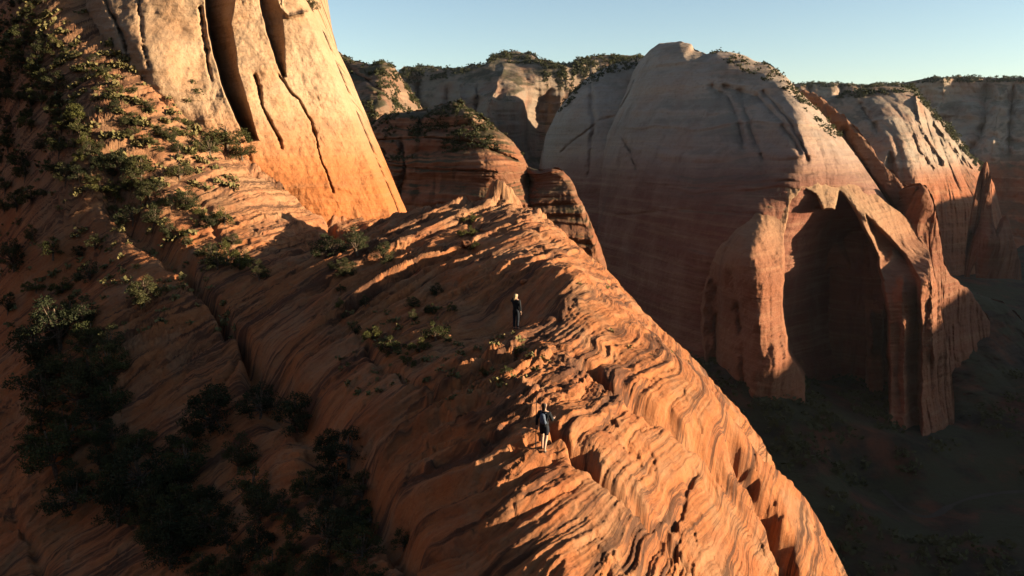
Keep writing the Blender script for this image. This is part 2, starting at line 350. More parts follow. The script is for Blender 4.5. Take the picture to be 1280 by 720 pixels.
# ------------------------------------------------------------------ rock masses, each with its own traced outline, distance and depth
MASS = {}
def mass(name, mat, top, bottom, ctrl, label, nt_=360, nv=260, roll=(14, 40), back=(300, 200), feats=(), rough=(0, 1), flute=(0, 1), strata=(0, 1), jag=1.0, seed=0, tilt=0.0, gain=0.5, zs=0.10):
    """top / bottom: matched photograph outlines; ctrl: (px, py, distance); feats: relief lines and hollows"""
    T = resample(top, 400); Tl = np.r_[0, np.cumsum(np.hypot(*np.diff(T, axis=0).T))]; q = np.interp(np.linspace(0, Tl[-1], nt_), Tl, np.arange(400))
    def at(P):
        P = resample(P, 400); return np.stack([np.interp(q, np.arange(400), P[:, 0]), np.interp(q, np.arange(400), P[:, 1])], -1)
    T = at(top); B = at(bottom)
    jx = fbm(np.arange(nt_) * 0.11, np.zeros(nt_) + seed, oct=4, seed=seed, gain=0.65) * jag
    T[:, 1] += jx * 2.0; T[:, 0] += fbm(np.arange(nt_) * 0.09 + 50, np.zeros(nt_) + seed, oct=4, seed=seed + 5) * jag * 1.2
    v = np.linspace(0, 1, nv) ** 0.85
    PX = B[None, :, 0] * (1 - v[:, None]) + T[None, :, 0] * v[:, None]; PY = B[None, :, 1] * (1 - v[:, None]) + T[None, :, 1] * v[:, None]
    c = np.array(ctrl, float); D0 = TPS(c[:, :2], c[:, 2], 1e-4)(PX, PY)
    e, _, _ = polydist(PX, PY, top)
    w, dep = roll; D = D0 + dep * (1 - np.sqrt(np.maximum(1 - (1 - np.clip(e / w, 0, 1)) ** 2, 0)))
    a, cz = ray(PX, PY); X, Y, Z = a * D, D, cz * D
    for ft in feats:
        if ft[0] == 'line':      # ('line', path, width px, depth m)   positive depth = gully
            d, _, pr = polydist(PX + 2.0 * vnoise(PX * 0.08, PY * 0.08, seed=seed + 3) + 0.8 * vnoise(PX * 0.4, PY * 0.4, seed=seed + 4), PY, ft[1]); ww = ft[2] * (0.8 + 0.5 * vnoise(pr * 8, pr * 0 + ft[2], seed=seed))
            D = D + ft[3] * (np.exp(-(d / ww) ** 2) * 0.55 + np.exp(-1.8 * d / ww) * 0.6) * (0.85 + 0.4 * vnoise(pr * 11, pr * 0 + ft[3], seed=seed + 1))
        elif ft[0] == 'ramp':    # ('ramp', left edge, right edge, depth m): steps in at the left edge and comes back to the face at the right one
            poly = list(ft[1]) + list(ft[2])[::-1]; wv = 1.6 * fbm(PX * 0.07, PY * 0.05, oct=4, seed=seed + 9); ins = polysd(PX + wv, PY, poly)
            dl, _, _ = polydist(PX + wv, PY, ft[1]); dr_, _, _ = polydist(PX + wv, PY, ft[2]); D = D + ft[3] * sstep(0, 2.5, ins) * (dr_ / (dl + dr_ + 1e-6)) ** 0.8
        elif ft[0] == 'poly':    # ('poly', polygon, soft px, depth m)
            wv = 3.0 * fbm(PX * 0.05, PY * 0.05, oct=4, seed=seed + 9)
            d = polysd(PX + wv, PY + wv, ft[1]); D = D + ft[3] * sstep(0, ft[2], d)
    if rough[0]: 
        D = D + rough[0] * fbm(X / rough[1], D0 / rough[1], Z / rough[1], oct=6, seed=seed + 11, gain=gain) + rough[0] * 0.35 * ridged(X / rough[1] * 2, D0 / rough[1], Z / rough[1] * 2, oct=4, seed=seed + 12)
    if flute[0]:
        D = D + flute[0] * ridged(X / flute[1] + tilt * Z / flute[1], D0 / flute[1] * 0.3, Z / flute[1] * zs, oct=5, seed=seed + 13)
    if strata[0]:
        zz = Z + strata[1] * 1.2 * fbm(X / strata[1] / 9, Y / strata[1] / 9, oct=3, seed=seed + 14)
        D = D + strata[0] * (vnoise(zz / strata[1], X * 0 + seed, seed=seed + 15) + 0.6 * vnoise(zz / strata[1] * 2.3, X / strata[1] / 30, seed=seed + 16) + 0.4 * vnoise(zz / strata[1] * 5.1, X / strata[1] / 20, seed=seed + 17))
    a, cz = ray(PX, PY); X, Y, Z = a * D, D, cz * D
    # the back: roll over the top and down behind
    s = np.linspace(0, 1, 22)[1:, None]; bt_, bd = back
    BX = X[-1][None, :] * np.ones_like(s); n1 = fbm(BX / (bt_ * 0.3), s * 4 + 0 * BX, oct=3, seed=seed + 20)
    BY = Y[-1][None, :] + bt_ * s; BZ = Z[-1][None, :] - bd * (0.12 * s + 0.88 * s ** 3) + n1 * bd * 0.04 * s
    o = grid_mesh(name, np.vstack([X, BX]), np.vstack([Y, BY]), np.vstack([Z, BZ]), mat)
    tag(o, label, {'mountain': 'mountain', 'cliff': 'cliff', 'hill': 'hill', 'mesa': 'mesa'}.get(name, 'cliff'), kind='structure')
    MASS[label] = (PX, PY, X, Y, Z)
    return o, (PX, PY, X, Y, Z)

# tower of pale rock on the left
tower, TG = mass('cliff', M_tower,
  [(60,-420),(150,-420),(250,-420),(300,-400),(330,-180),(372,-20),(386,4),(400,30),(425,90),(450,150),(475,210),(493,252),(503,280),(508,310)],
  [(60,100),(80,150),(150,170),(220,200),(270,235),(300,270),(330,290),(350,300),(370,310),(400,330),(430,340),(470,350),(482,356),(492,362)],
  [(60,20,86),(60,110,84),(60,-200,94),(100,20,73.5),(150,80,68.3),(200,120,66.5),(260,165,66.6),(300,195,67.2),(340,222,68),(400,267,69.5),(440,290,70.3),(475,262,72.5),(480,330,71),(300,280,69),(200,200,68.5),(130,150,72),(400,330,70),(80,150,77),(60,-420,100),(90,-100,80),(150,0,71.5),(250,0,71.5),(250,80,69),(300,100,69),(300,-100,76),(350,0,74),(350,120,70.5),(400,50,74.5),(400,160,71.8),(450,170,74.5),(430,230,71),(250,-420,97),(330,-200,84),(300,-400,96)],
  'tall cream and orange sandstone cliff with long vertical cracks in the upper left', nt_=520, nv=460, roll=(12, 5), back=(60, 90),
  feats=[('ramp',[(235,-300),(246,-120),(252,-40),(256,20),(266,70),(280,118),(308,178)],[(300,-300),(304,-120),(303,-40),(290,30),(300,90),(314,140),(324,176)],6.5),
         ('ramp',[(306,-160),(314,-60),(324,10),(338,60),(352,98)],[(345,-160),(350,-60),(354,10),(356,60),(358,96)],3.0),
         ('line',[(348,95),(372,125),(392,160),(402,200),(415,240)],2,.6),('line',[(318,95),(326,130),(345,165),(352,185)],2.5,.9),
         ('line',[(118,-40),(140,20),(155,50),(162,75)],4,1.3),('line',[(172,-60),(176,40),(186,85)],1.8,.6),
         ('line',[(250,10),(257,60),(265,100)],2.5,.7),('line',[(335,-40),(350,10),(362,20),(385,14)],3,-1.2)],
  rough=(0.9, 8), flute=(0.32, 4.5), strata=(0.13, 1.1), jag=0.8, seed=3, tilt=0.42, gain=0.6)

# great dome
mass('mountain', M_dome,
  [(690,430),(715,330),(738,262),(747,200),(757,170),(770,145),(788,112),(800,80),(812,62),(824,54),(850,52),(864,55),(868,62),(884,68),(894,64),(915,65),(932,70),(946,77),(962,80),(985,98),(1000,116),(1025,138),(1050,168),(1078,205),(1105,245),(1130,280)],
  [(690,640),(715,640),(738,640),(747,640),(757,640),(770,640),(788,640),(800,640),(812,640),(824,640),(850,640),(864,640),(868,640),(884,640),(894,640),(915,640),(932,640),(946,640),(962,640),(985,640),(1000,640),(1025,640),(1050,640),(1078,640),(1105,640),(1130,640)],
  [(700,420,1600),(750,220,1520),(740,400,1440),(740,600,1300),(790,130,1500),(820,60,1540),(850,60,1495),(866,70,1470),(875,72,1450),(830,200,1330),(830,350,1190),(830,500,1130),(900,90,1400),(900,150,1290),(900,250,1140),(850,130,1400),(950,110,1320),(950,170,1215),(960,220,1125),(985,110,1270),(1000,150,1175),(1008,190,1125),(1010,210,1110),(985,226,1092),(950,265,1067),(905,305,1078),(868,380,1125),(1050,224,1136),(1100,253,1162),(950,350,1085),(950,600,1090),(1025,150,1215),(1045,180,1190),(1080,214,1185),(1060,300,1250),(1120,275,1205),(1120,600,1250)],
  'great pale sandstone dome with a flat knob on top and a dark red base', nt_=460, nv=420, roll=(22, 90), back=(900, 500),
  feats=[('line',[(890,108),(912,122),(922,150),(930,185)],7,16),('line',[(905,108),(945,120),(975,150),(1000,190)],7,16),('line',[(925,120),(940,165),(955,200)],5,10),('line',[(955,115),(990,155),(1010,200)],3,12),('line',[(775,170),(790,190),(795,210)],3,9),
         ('line',[(770,270),(850,262),(950,268)],2,6),('line',[(788,230),(900,235),(990,225)],1.5,4)],
  rough=(16, 160), flute=(5, 40), strata=(3.2, 14), jag=0.7, seed=10)

# second dome to its left
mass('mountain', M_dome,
  [(655,330),(672,240),(678,195),(684,165),(697,138),(716,114),(736,95),(762,81),(790,73),(815,70),(850,90)],
  [(655,430),(672,430),(680,430),(690,430),(700,430),(716,430),(736,430),(762,430),(790,430),(815,430),(850,430)],
  [(660,330,1750),(680,200,1720),(700,150,1680),(740,110,1690),(780,90,1730),(740,200,1580),(700,300,1560),(780,200,1540),(850,200,1560),(740,420,1450),(840,100,1700),(850,420,1450),(660,420,1600)],
  'smaller rounded grey sandstone dome leaning against the great dome', nt_=240, nv=220, roll=(24, 90), back=(500, 300),
  feats=[('line',[(735,95),(742,150),(735,220)],4,14),('line',[(700,190),(750,150),(790,140)],2,8)], rough=(12, 140), flute=(5, 40), strata=(3, 16), jag=0.8, seed=20)

# pale wall and flat rim behind
mass('mesa', M_wall,
  [(400,110),(470,100),(500,88),(506,84),(540,82),(556,86),(572,84),(590,82),(605,80),(613,69),(625,65),(645,64),(665,67),(674,74),(690,77),(712,80),(719,74),(740,71),(768,68),(800,68),(850,80)],
  [(400,330)] + [(x, 330) for x in (470,500,506,540,556,572,590,605,613,625,645,665,674,690,712,719,740,768,800,850)],
  [(400,120,2400),(500,95,2350),(540,100,2300),(600,90,2250),(640,66,2400),(700,85,2250),(760,75,2300),(850,85,2300),(540,200,2150),(600,150,2050),(640,120,2060),(620,220,1980),(680,150,2200),(700,250,2050),(750,150,2200),(850,250,2000),(450,250,2100),(600,330,1900),(400,330,2000),(850,330,1900)],
  'pale cliff wall behind with a dark tree lined flat rim', nt_=360, nv=240, roll=(6, 70), back=(1500, 300),
  feats=[('line',[(520,100),(527,150),(530,240)],9,60),('line',[(598,105),(594,150),(600,220)],4,35),('poly',[(652,112),(640,150),(638,210),(690,230),(700,120),(690,105),(668,104)],26,70),
         ('line',[(560,110),(556,150)],5,30),('line',[(630,85),(612,130),(605,200)],10,-50),('line',[(575,105),(580,160)],8,-30)],
  rough=(22, 160), flute=(14, 70), strata=(6, 26), jag=1.5, seed=30)

# crags between
mass('hill', M_crag,
  [(370,40),(408,62),(420,64),(432,70),(445,76),(460,79),(478,76),(490,80),(498,92),(506,104),(515,116),(522,126),(530,138),(545,175),(560,220)],
  [(x, 330) for x in (370,408,420,432,445,460,478,490,498,506,515,522,530,545,560)],
  [(380,60,1050),(420,75,1020),(460,90,960),(490,90,960),(505,115,980),(530,150,1020),(440,130,880),(480,130,860),(500,160,900),(550,220,960),(440,200,800),(480,250,760),(540,300,800),(400,320,760),(380,200,900)],
  'wooded grey crag with a sunlit right edge just behind the tall cliff', nt_=240, nv=240, roll=(10, 40), back=(350, 260),
  feats=[('line',[(430,82),(470,108),(505,130)],4,18),('line',[(440,120),(446,200)],6,14)], rough=(16, 70), flute=(5, 26), strata=(6, 14), jag=2.0, seed=40, gain=0.6)
mass('hill', M_crag,
  [(425,190),(452,172),(466,155),(480,143),(505,140),(530,138),(545,133),(560,127),(568,124),(582,132),(596,143),(612,153),(628,164),(642,178),(652,190),(660,208),(675,213),(690,209),(706,214),(716,226),(724,245),(738,275),(752,310),(770,370)],
  [(x, 400) for x in (425,452,466,480,505,530,545,560,568,582,596,612,628,642,652,660,675,690,706,716,724,738,752)] [:22] ,
  [(430,190,800),(470,160,780),(540,150,730),(570,135,715),(600,160,700),(640,190,690),(655,215,690),(500,180,730),(560,200,680),(620,220,640),(690,215,680),(720,260,640),(500,280,680),(600,300,610),(680,300,620),(740,310,620),(440,380,680),(600,400,570),(750,400,640)],
  'stepped red brown crag with a sunlit sloping top in the middle distance', nt_=380, nv=260, roll=(9, 30), back=(300, 260),
  feats=[('line',[(503,180),(506,210),(502,250)],4,16),('line',[(658,205),(664,260),(668,330)],7,28),('line',[(470,175),(540,172),(600,180),(645,200)],2.2,9),('line',[(470,205),(540,212),(620,215)],2.0,7)],
  rough=(10, 45), flute=(3.5, 18), strata=(6.5, 9), jag=2.0, seed=50, gain=0.6)

# buttress with the great alcove
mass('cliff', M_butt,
  [(860,640),(861,560),(864,470),(865,410),(868,360),(882,335),(905,308),(928,284),(950,260),(968,240),(985,222),(1003,209),(1022,205),(1045,210),(1070,228),(1098,246),(1125,265),(1150,290),(1162,315),(1170,350),(1178,400),(1186,440),(1192,500),(1195,560),(1198,640)],
  [(x, 680) for x in (860,863,868,875,882,890,905,928,950,968,985,1003,1022,1045,1070,1098,1125,1150,1162,1170,1178,1186,1192,1195,1198)],
  [(862,560,1150),(862,480,1150),(866,400,1145),(885,340,1110),(900,315,1085),(922,320,1012),(925,290,1060),(950,265,1075),(985,226,1100),(930,400,1000),(948,400,958),(966,455,950),(935,350,975),(950,300,1020),(972,300,1062),(968,400,985),(982,400,1012),(1005,470,1005),(1010,212,1118),(1010,245,1090),(1050,225,1145),(1050,250,1105),(1100,255,1170),(1100,275,1125),(1148,295,1195),(1140,325,1110),(900,450,1050),(900,560,1040),(1060,600,970),(1140,400,1010),(1158,350,1020),(1176,370,1075),(1190,500,1060),(1150,560,970),(1195,600,1040)],
  'sunlit buttress with a tall arched alcove below the great dome', nt_=520, nv=460, roll=(4, 2), back=(260, 120),
  feats=[('poly',[(1003,233),(990,250),(984,272),(979,300),(977,350),(979,400),(985,440),(1003,470),(1030,760),(1116,760),(1112,400),(1106,350),(1096,315),(1082,286),(1070,264),(1060,248),(1050,238),(1044,262),(1030,262),(1018,240)],5,165),
         ('poly',[(1040,330),(1012,350),(996,390),(995,430),(1010,470),(1040,760),(1090,760),(1085,400),(1075,350),(1058,332)],8,50),
         ('poly',[(1048,238),(1040,300),(1060,330),(1110,330),(1120,310),(1085,270)],10,14),
         ('line',[(1022,262),(1020,330)],9,-14),('line',[(1088,390),(1091,440)],4,-60),('poly',[(1078,262),(1108,290),(1132,316),(1149,346),(1153,400),(1153,760),(1100,760),(1102,350)],6,38),('line',[(1128,350),(1130,440),(1132,640)],6,-14),
         ('line',[(884,350),(880,400),(882,452)],5,-16),('line',[(897,360),(895,430),(893,500)],6,26),('line',[(915,345),(925,400),(930,500)],7,14),
         ('line',[(1162,330),(1166,400),(1168,450)],7,-16),('line',[(1184,400),(1190,450)],3,-8),('line',[(1010,470),(1020,600)],10,20),('line',[(1060,480),(1062,640)],6,-14),('line',[(940,470),(938,600)],8,-10)],
  rough=(9, 50), flute=(4.6, 15), strata=(1.5, 6), jag=1.2, seed=60, zs=0.035)

# fins on the right shoulder
M_fin = rock('red_sandstone', (0.31, 0.165, 0.10), (0.23, 0.09, 0.05), -60, 60, strata=0.14, streak=0.3, size=7, bump=0.8, red=(0.30, 0.12, 0.07), gainc=1.2)
mass('cliff', M_fin,
  [(990,150),(1004,112),(1016,115),(1030,124),(1045,137),(1062,152),(1080,172),(1098,194),(1115,214),(1130,232),(1142,246),(1154,262),(1162,285),(1172,330),(1180,380)],
  [(x, 520) for x in (990,1004,1016,1030,1045,1062,1080,1098,1115,1130,1142,1154,1162,1172,1180)],
  [(1000,125,1420),(1030,140,1380),(1062,165,1330),(1098,205,1270),(1130,240,1230),(1154,270,1225),(1170,330,1230),(1050,250,1290),(1100,300,1200),(1140,350,1180),(1000,300,1300),(1000,500,1250),(1170,500,1180)],
  'red brown rock fin descending behind the right shoulder of the dome', nt_=300, nv=260, roll=(5, 9), back=(160, 120),
  feats=[('line',[(1055,165),(1075,200),(1110,250),(1140,290)],4,24)], rough=(10, 40), flute=(7, 18), strata=(1.8, 8), jag=3.0, seed=70)
mass('cliff', M_fin,
  [(1120,290),(1132,262),(1145,238),(1152,228),(1160,236),(1166,250),(1172,275),(1176,300),(1180,330),(1190,345),(1200,352),(1212,362),(1224,378),(1236,400)],
  [(x, 560) for x in (1120,1132,1145,1152,1160,1166,1172,1176,1180,1190,1200,1212,1224,1236)],
  [(1130,280,1200),(1152,240,1180),(1165,260,1190),(1178,320,1210),(1150,350,1150),(1200,360,1230),(1225,400,1260),(1150,500,1120),(1230,540,1150)],
  'narrow red rock fin standing right of the arched buttress', nt_=220, nv=220, roll=(5, 12), back=(140, 120), rough=(6, 30), flute=(7, 16), strata=(1, 8), jag=2.5, seed=75)

# peak on the right with its sunlit flank
mass('mountain', M_far,
  [(1010,160),(1030,128),(1055,116),(1080,109),(1100,107),(1122,106),(1138,107),(1146,113),(1153,124),(1162,135),(1176,148),(1190,162),(1203,178),(1214,194),(1226,205),(1236,212),(1246,240),(1252,270),(1262,300)],
  [(x, 420) for x in (1010,1030,1055,1080,1100,1122,1138,1146,1153,1162,1176,1190,1203,1214,1226,1236,1246,1252,1262)],
  [(1015,160,2300),(1055,125,2300),(1100,112,2300),(1140,112,2320),(1150,130,2250),(1175,155,2300),(1205,190,2330),(1235,215,2360),(1060,200,2150),(1100,170,2080),(1120,210,2010),(1145,190,2050),(1170,220,2060),(1190,260,2060),(1215,250,2120),(1240,260,2200),(1100,300,1950),(1200,330,2050),(1120,400,1900),(1255,400,2100),(1020,400,2000)],
  'far grey peak with a bright white and red lower flank', nt_=320, nv=300, roll=(8, 60), back=(900, 500),
  feats=[('poly',[(1112,185),(1100,225),(1100,260),(1112,280),(1125,240),(1122,200)],6,30),('line',[(1146,118),(1152,160),(1180,205)],3.5,-30),('line',[(1140,170),(1150,190),(1166,210)],3.5,25),('line',[(1165,150),(1190,180),(1215,210)],4,-22),('line',[(1075,130),(1098,165)],5,25)],
  rough=(24, 120), flute=(14, 50), strata=(3, 20), jag=1.2, seed=80)
mass('cliff', M_fin,
  [(1221,330),(1224,280),(1227,235),(1230,208),(1233,200),(1236,206),(1239,232),(1241,270),(1246,296),(1251,284),(1255,270),(1259,266),(1263,280),(1268,300),(1276,330)],
  [(x, 420) for x in (1219,1222,1225,1229,1232,1236,1240,1243,1246,1250,1254,1259,1264,1270,1280)],
  [(1221,300,1900),(1230,210,1870),(1233,300,1840),(1241,280,1880),(1258,275,1890),(1258,330,1870),(1276,330,1910),(1220,420,1850),(1280,420,1880)],
  'row of slim red rock spires by the far peak', nt_=200, nv=200, roll=(2.5, 12), back=(40, 160), rough=(5, 30), flute=(8, 16), strata=(1, 10), jag=1.2, seed=85)

# far mesas
mass('mesa', M_far,
  [(930,112),(960,106),(1000,104),(1030,103),(1060,104),(1082,106),(1095,104),(1120,103),(1150,104),(1180,108)],
  [(x, 330) for x in (930,960,1000,1030,1060,1082,1095,1120,1150,1180)],
  [(930,110,4300),(1000,108,4200),(1100,108,4200),(1180,110,4300),(1000,180,3900),(1100,180,3900),(930,330,3700),(1180,330,3700)],
  'distant flat topped mesa on the horizon between the dome and the far peak', nt_=240, nv=160, roll=(4, 60), back=(3000, 400), feats=[('line',[(1010,110),(1012,150)],4,80),('line',[(1050,108),(1052,150)],5,90),('line',[(1088,108),(1090,140)],4,90)], rough=(40, 250), flute=(50, 160), strata=(12, 50), jag=0.8, seed=90)
mass('mesa', M_far,
  [(1120,150),(1136,120),(1146,104),(1154,99),(1170,96),(1200,95),(1240,97),(1280,97),(1340,95),(1400,98),(1470,96),(1540,100)],
  [(x, 480) for x in (1120,1136,1146,1154,1170,1200,1240,1280,1340,1400,1470,1540)],
  [(1130,140,3700),(1155,103,3600),(1200,100,3500),(1280,102,3400),(1400,100,3200),(1540,104,3000),(1160,200,3250),(1220,190,3150),(1280,180,3050),(1400,190,2900),(1540,190,2800),(1140,330,2900),(1280,300,2750),(1400,330,2500),(1540,330,2400),(1140,480,2300),(1280,400,2200),(1280,480,2000),(1540,480,1900)],
  'wide distant mesa wall along the right edge of the skyline', nt_=420, nv=260, roll=(4, 50), back=(3000, 400),
  feats=[('line',[(1180,100),(1176,140),(1150,190)],8,-60),('line',[(1235,100),(1228,170),(1200,200)],8,60),('line',[(1266,110),(1262,190)],6,70),('line',[(1300,110),(1302,190)],8,70),('line',[(1350,110),(1352,190)],8,70),('line',[(1250,120),(1240,190)],8,-60)], rough=(40, 200), flute=(34, 120), strata=(16, 60), jag=0.8, seed=95)
# dark talus hill to the right
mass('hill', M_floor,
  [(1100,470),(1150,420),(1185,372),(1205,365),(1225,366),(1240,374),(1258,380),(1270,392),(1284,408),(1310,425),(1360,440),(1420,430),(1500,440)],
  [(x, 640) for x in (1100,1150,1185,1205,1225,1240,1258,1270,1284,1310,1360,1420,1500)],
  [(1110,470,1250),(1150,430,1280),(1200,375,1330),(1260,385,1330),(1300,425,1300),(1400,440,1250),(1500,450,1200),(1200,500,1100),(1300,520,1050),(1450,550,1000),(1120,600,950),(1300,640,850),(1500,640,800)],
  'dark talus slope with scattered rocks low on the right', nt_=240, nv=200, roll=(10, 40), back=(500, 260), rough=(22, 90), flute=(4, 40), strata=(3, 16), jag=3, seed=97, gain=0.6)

# ------------------------------------------------------------------ canyon floor, river, opposite wall beyond the frame
n = 340; gx = np.linspace(-1, 1, n); gxx = np.sign(gx) * np.abs(gx) ** 2.2 * 16000; gy = np.linspace(0, 1, n) ** 2.0 * 22000 - 2400
FX, FY = np.meshgrid(gxx, gy)
FZ = -400 + 30 * fbm(FX / 200, FY / 200, oct=6, seed=101) + 26 * fbm(FX / 900, FY / 900, oct=3, seed=102)
FZ = FZ + np.interp(FX, [100, 330, 420, 560], [110, 110, 60, 30]) * sstep(700, 1050, FY + 30 * fbm(FX / 60, FY / 60, oct=3, seed=7)) * sstep(60, 260, FX) * sstep(1500, 1000, FX) + 60 * sstep(1150, 1900, FY) * sstep(-200, 300, FX)
river_px = [(1500,618),(1400,606),(1290,612),(1230,616),(1180,632),(1165,652),(1140,645),(1110,618),(1085,590),(1066,566)]
RW = [(float(ray(px, py)[0] * D), float(D)) for px, py in river_px for D in [-400 / float(ray(px, py)[1])]]
dr, _, _ = polydist(FX, FY, RW); k = sstep(90, 15, dr); FZ = np.where(FY < 930, FZ * (1 - k) + (-402) * k, FZ)
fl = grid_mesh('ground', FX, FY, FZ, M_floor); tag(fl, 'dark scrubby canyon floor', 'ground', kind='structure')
rv = resample_len(RW, 160); kk = np.ones(21) / 21; rv[10:-10] = np.stack([np.convolve(rv[:, c_], kk, 'valid') for c_ in (0, 1)], -1); tx = np.gradient(rv, axis=0); tx /= np.hypot(tx[:, 0], tx[:, 1])[:, None]; nx = np.stack([-tx[:, 1], tx[:, 0]], -1)
wid = 3.2 + 1.5 * fbm(np.arange(160) * 0.2, np.zeros(160), oct=2, seed=4)
M_riv = plain('river_water', (0.03, 0.022, 0.015), 0.9, 0.2, 0.02)
rx = np.stack([rv[:, 0] - nx[:, 0] * wid, rv[:, 0] + nx[:, 0] * wid]); ry = np.stack([rv[:, 1] - nx[:, 1] * wid, rv[:, 1] + nx[:, 1] * wid])
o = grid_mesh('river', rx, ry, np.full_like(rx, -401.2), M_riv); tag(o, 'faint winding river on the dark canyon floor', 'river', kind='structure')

# canyon wall on the sunny side, to the right of the frame: it shades the lower canyon
W = 260; wy = np.linspace(-600, 2600, W); wt = np.linspace(0, 1, 60)
crest = 62 + 30 * fbm(wy / 300, np.zeros(W), oct=4, seed=120)
front = 2450 + 120 * fbm(wy / 400, np.zeros(W) + 5, oct=4, seed=121)
prof_x = np.interp(wt, [0, .2, .5, .7, 1], [-500, -200, -40, 0, 500]); prof_z = np.interp(wt, [0, .2, .5, .7, 1], [0, .2, .8, 1, .97])
WXX = front[None, :] + prof_x[:, None] + 25 * fbm(wy[None, :] / 60, wt[:, None] * 3, oct=4, seed=122); WYY = np.repeat(wy[None, :], 60, 0); WZZ = -430 + (crest[None, :] + 430) * prof_z[:, None]
o = grid_mesh('cliff', WXX, WYY, WZZ, M_far); tag(o, 'long canyon wall beyond the right edge of the photograph', 'cliff', kind='structure')

# unseen wall added round behind the viewpoint to cut sky light and deepen shade
n_a = 300; az = np.radians(np.linspace(122, 318, n_a)); rad = 1000 + 140 * fbm(az * 3, az * 0, oct=5, seed=130); hh = 400 + 60 * fbm(az * 4, az * 0 + 3, oct=4, seed=131); hh *= sstep(0, 0.12, (az - az[0])) * sstep(0, 0.25, (az[-1] - az)) * 0.6 + 0.4
wt = np.linspace(0, 1, 70); off = np.interp(wt, [0, .2, .55, .7, 1], [-260, -90, -20, 0, 500]); pz_ = np.interp(wt, [0, .2, .55, .7, 1], [0, .22, .8, 1, .97])
rr2 = rad[None, :] + off[:, None] + 22 * fbm(az[None, :] * 30, wt[:, None] * 4, oct=4, seed=133)
o = grid_mesh('cliff', rr2 * np.sin(az)[None, :], rr2 * np.cos(az)[None, :], -430 + (hh[None, :] + 430) * pz_[:, None], M_wall); tag(o, 'added unseen wall curving round behind the viewpoint, cutting off sky light', 'cliff', kind='structure')

# ------------------------------------------------------------------ plants
M_leaf = [leafmat('juniper_leaf', (0.060, 0.062, 0.018), (0.030, 0.034, 0.013)), leafmat('pinyon_leaf', (0.036, 0.040, 0.016), (0.018, 0.022, 0.010)), leafmat('oak_leaf', (0.095, 0.090, 0.022), (0.05, 0.05, 0.014))]
M_bark = plain('bark', (0.11, 0.075, 0.05), 0.95, 0.35, 12.0)
M_grass = plain('dry_grass', (0.20, 0.15, 0.06), 0.95, 0.35, 2.0, (0.13, 0.11, 0.04))

def tube(V, Fc, a, b, ra, rb, nseg=6):
    a = Vector(a); b = Vector(b); d = (b - a).normalized(); u = d.orthogonal().normalized(); w = d.cross(u); k = len(V)
    for c, r in ((a, ra), (b, rb)):
        for i in range(nseg):
            th = 2 * math.pi * i / nseg; V.append(c + u * math.cos(th) * r + w * math.sin(th) * r)
    for i in range(nseg):
        j = (i + 1) % nseg; Fc.append((k + i, k + j, k + nseg + j, k + nseg + i))
    Fc.append(tuple(range(k + nseg, k + 2 * nseg))); Fc.append(tuple(range(k + nseg - 1, k - 1, -1)))

def plant(name, seed, mat, nclump, nleaf, leaf, spread, squat, base=0.25):
    """one tree about 1 m tall: tapered trunk, limbs, and a crown of small leaf faces in clumps with gaps"""
    rng = np.random.default_rng(seed); root = bpy.data.objects.new(name, None); C.objects.link(root); root.empty_display_size = 0.1
    cl = []
    for i in range(nclump):
        th = rng.uniform(0, 2 * math.pi); r = spread * math.sqrt(rng.uniform(0, 1)); hh = base + (1 - base) * rng.uniform(0.05, 0.92) * (1 - 0.55 * (r / spread) ** 2)
        cl.append((r * math.cos(th), r * math.sin(th), hh * squat, rng.uniform(0.10, 0.21) * (0.7 + 0.5 * spread)))
    V, Fc = [], []; bend = Vector((rng.uniform(-.08, .08), rng.uniform(-.08, .08), 0))
    p = [Vector((0, 0, -0.15)), Vector((0, 0, 0.12)) + bend * 0.5, Vector((0, 0, 0.38 * squat)) + bend, Vector((0, 0, 0.75 * squat)) + bend * 1.6]
    rad = [0.055, 0.04, 0.027, 0.012]
    for i in range(3): tube(V, Fc, p[i], p[i + 1], rad[i], rad[i + 1], 7)
    for c in cl:
        q = Vector(c[:3]); f = rng.uniform(0.15, 0.9); st = p[1].lerp(p[2], f); md = st.lerp(q, 0.5) + Vector((0, 0, -0.03)); tube(V, Fc, st, md, 0.016, 0.010, 4); tube(V, Fc, md, q, 0.010, 0.004, 4)
    mesh_obj('trunk', V, Fc, M_bark, root)
    n = nclump * nleaf; c = np.repeat(np.array(cl), nleaf, 0); d = rng.normal(size=(n, 3)); d /= np.linalg.norm(d, axis=1)[:, None]
    rr_ = rng.uniform(0.25, 1.0, n) ** 0.6 * c[:, 3] * rng.uniform(0.75, 1.25, n); P = c[:, :3] + d * rr_[:, None] * np.array([1.0, 1.0, 0.72]); P[:, 2] = np.maximum(P[:, 2], 0.03)
    a = rng.normal(size=(n, 3)); a /= np.linalg.norm(a, axis=1)[:, None]; b = np.cross(a, rng.normal(size=(n, 3))); b /= np.linalg.norm(b, axis=1)[:, None]; sz = leaf * rng.uniform(0.6, 1.4, n)[:, None]
    vs_ = np.stack([P - a * sz, P + b * sz * 0.5, P + a * sz, P - b * sz * 0.5], 1).reshape(-1, 3); f = np.arange(4 * n).reshape(-1, 4)
    me = bpy.data.meshes.new('crown'); me.vertices.add(len(vs_)); me.vertices.foreach_set('co', vs_.astype(np.float32).ravel()); me.loops.add(4 * n); me.loops.foreach_set('vertex_index', f.astype(np.int32).ravel())
    me.polygons.add(n); me.polygons.foreach_set('loop_start', (np.arange(n) * 4).astype(np.int32)); me.polygons.foreach_set('loop_total', np.full(n, 4, np.int32)); me.update(calc_edges=True); me.materials.append(mat)
    o = bpy.data.objects.new('crown', me); C.objects.link(o); o.parent = root
    return root
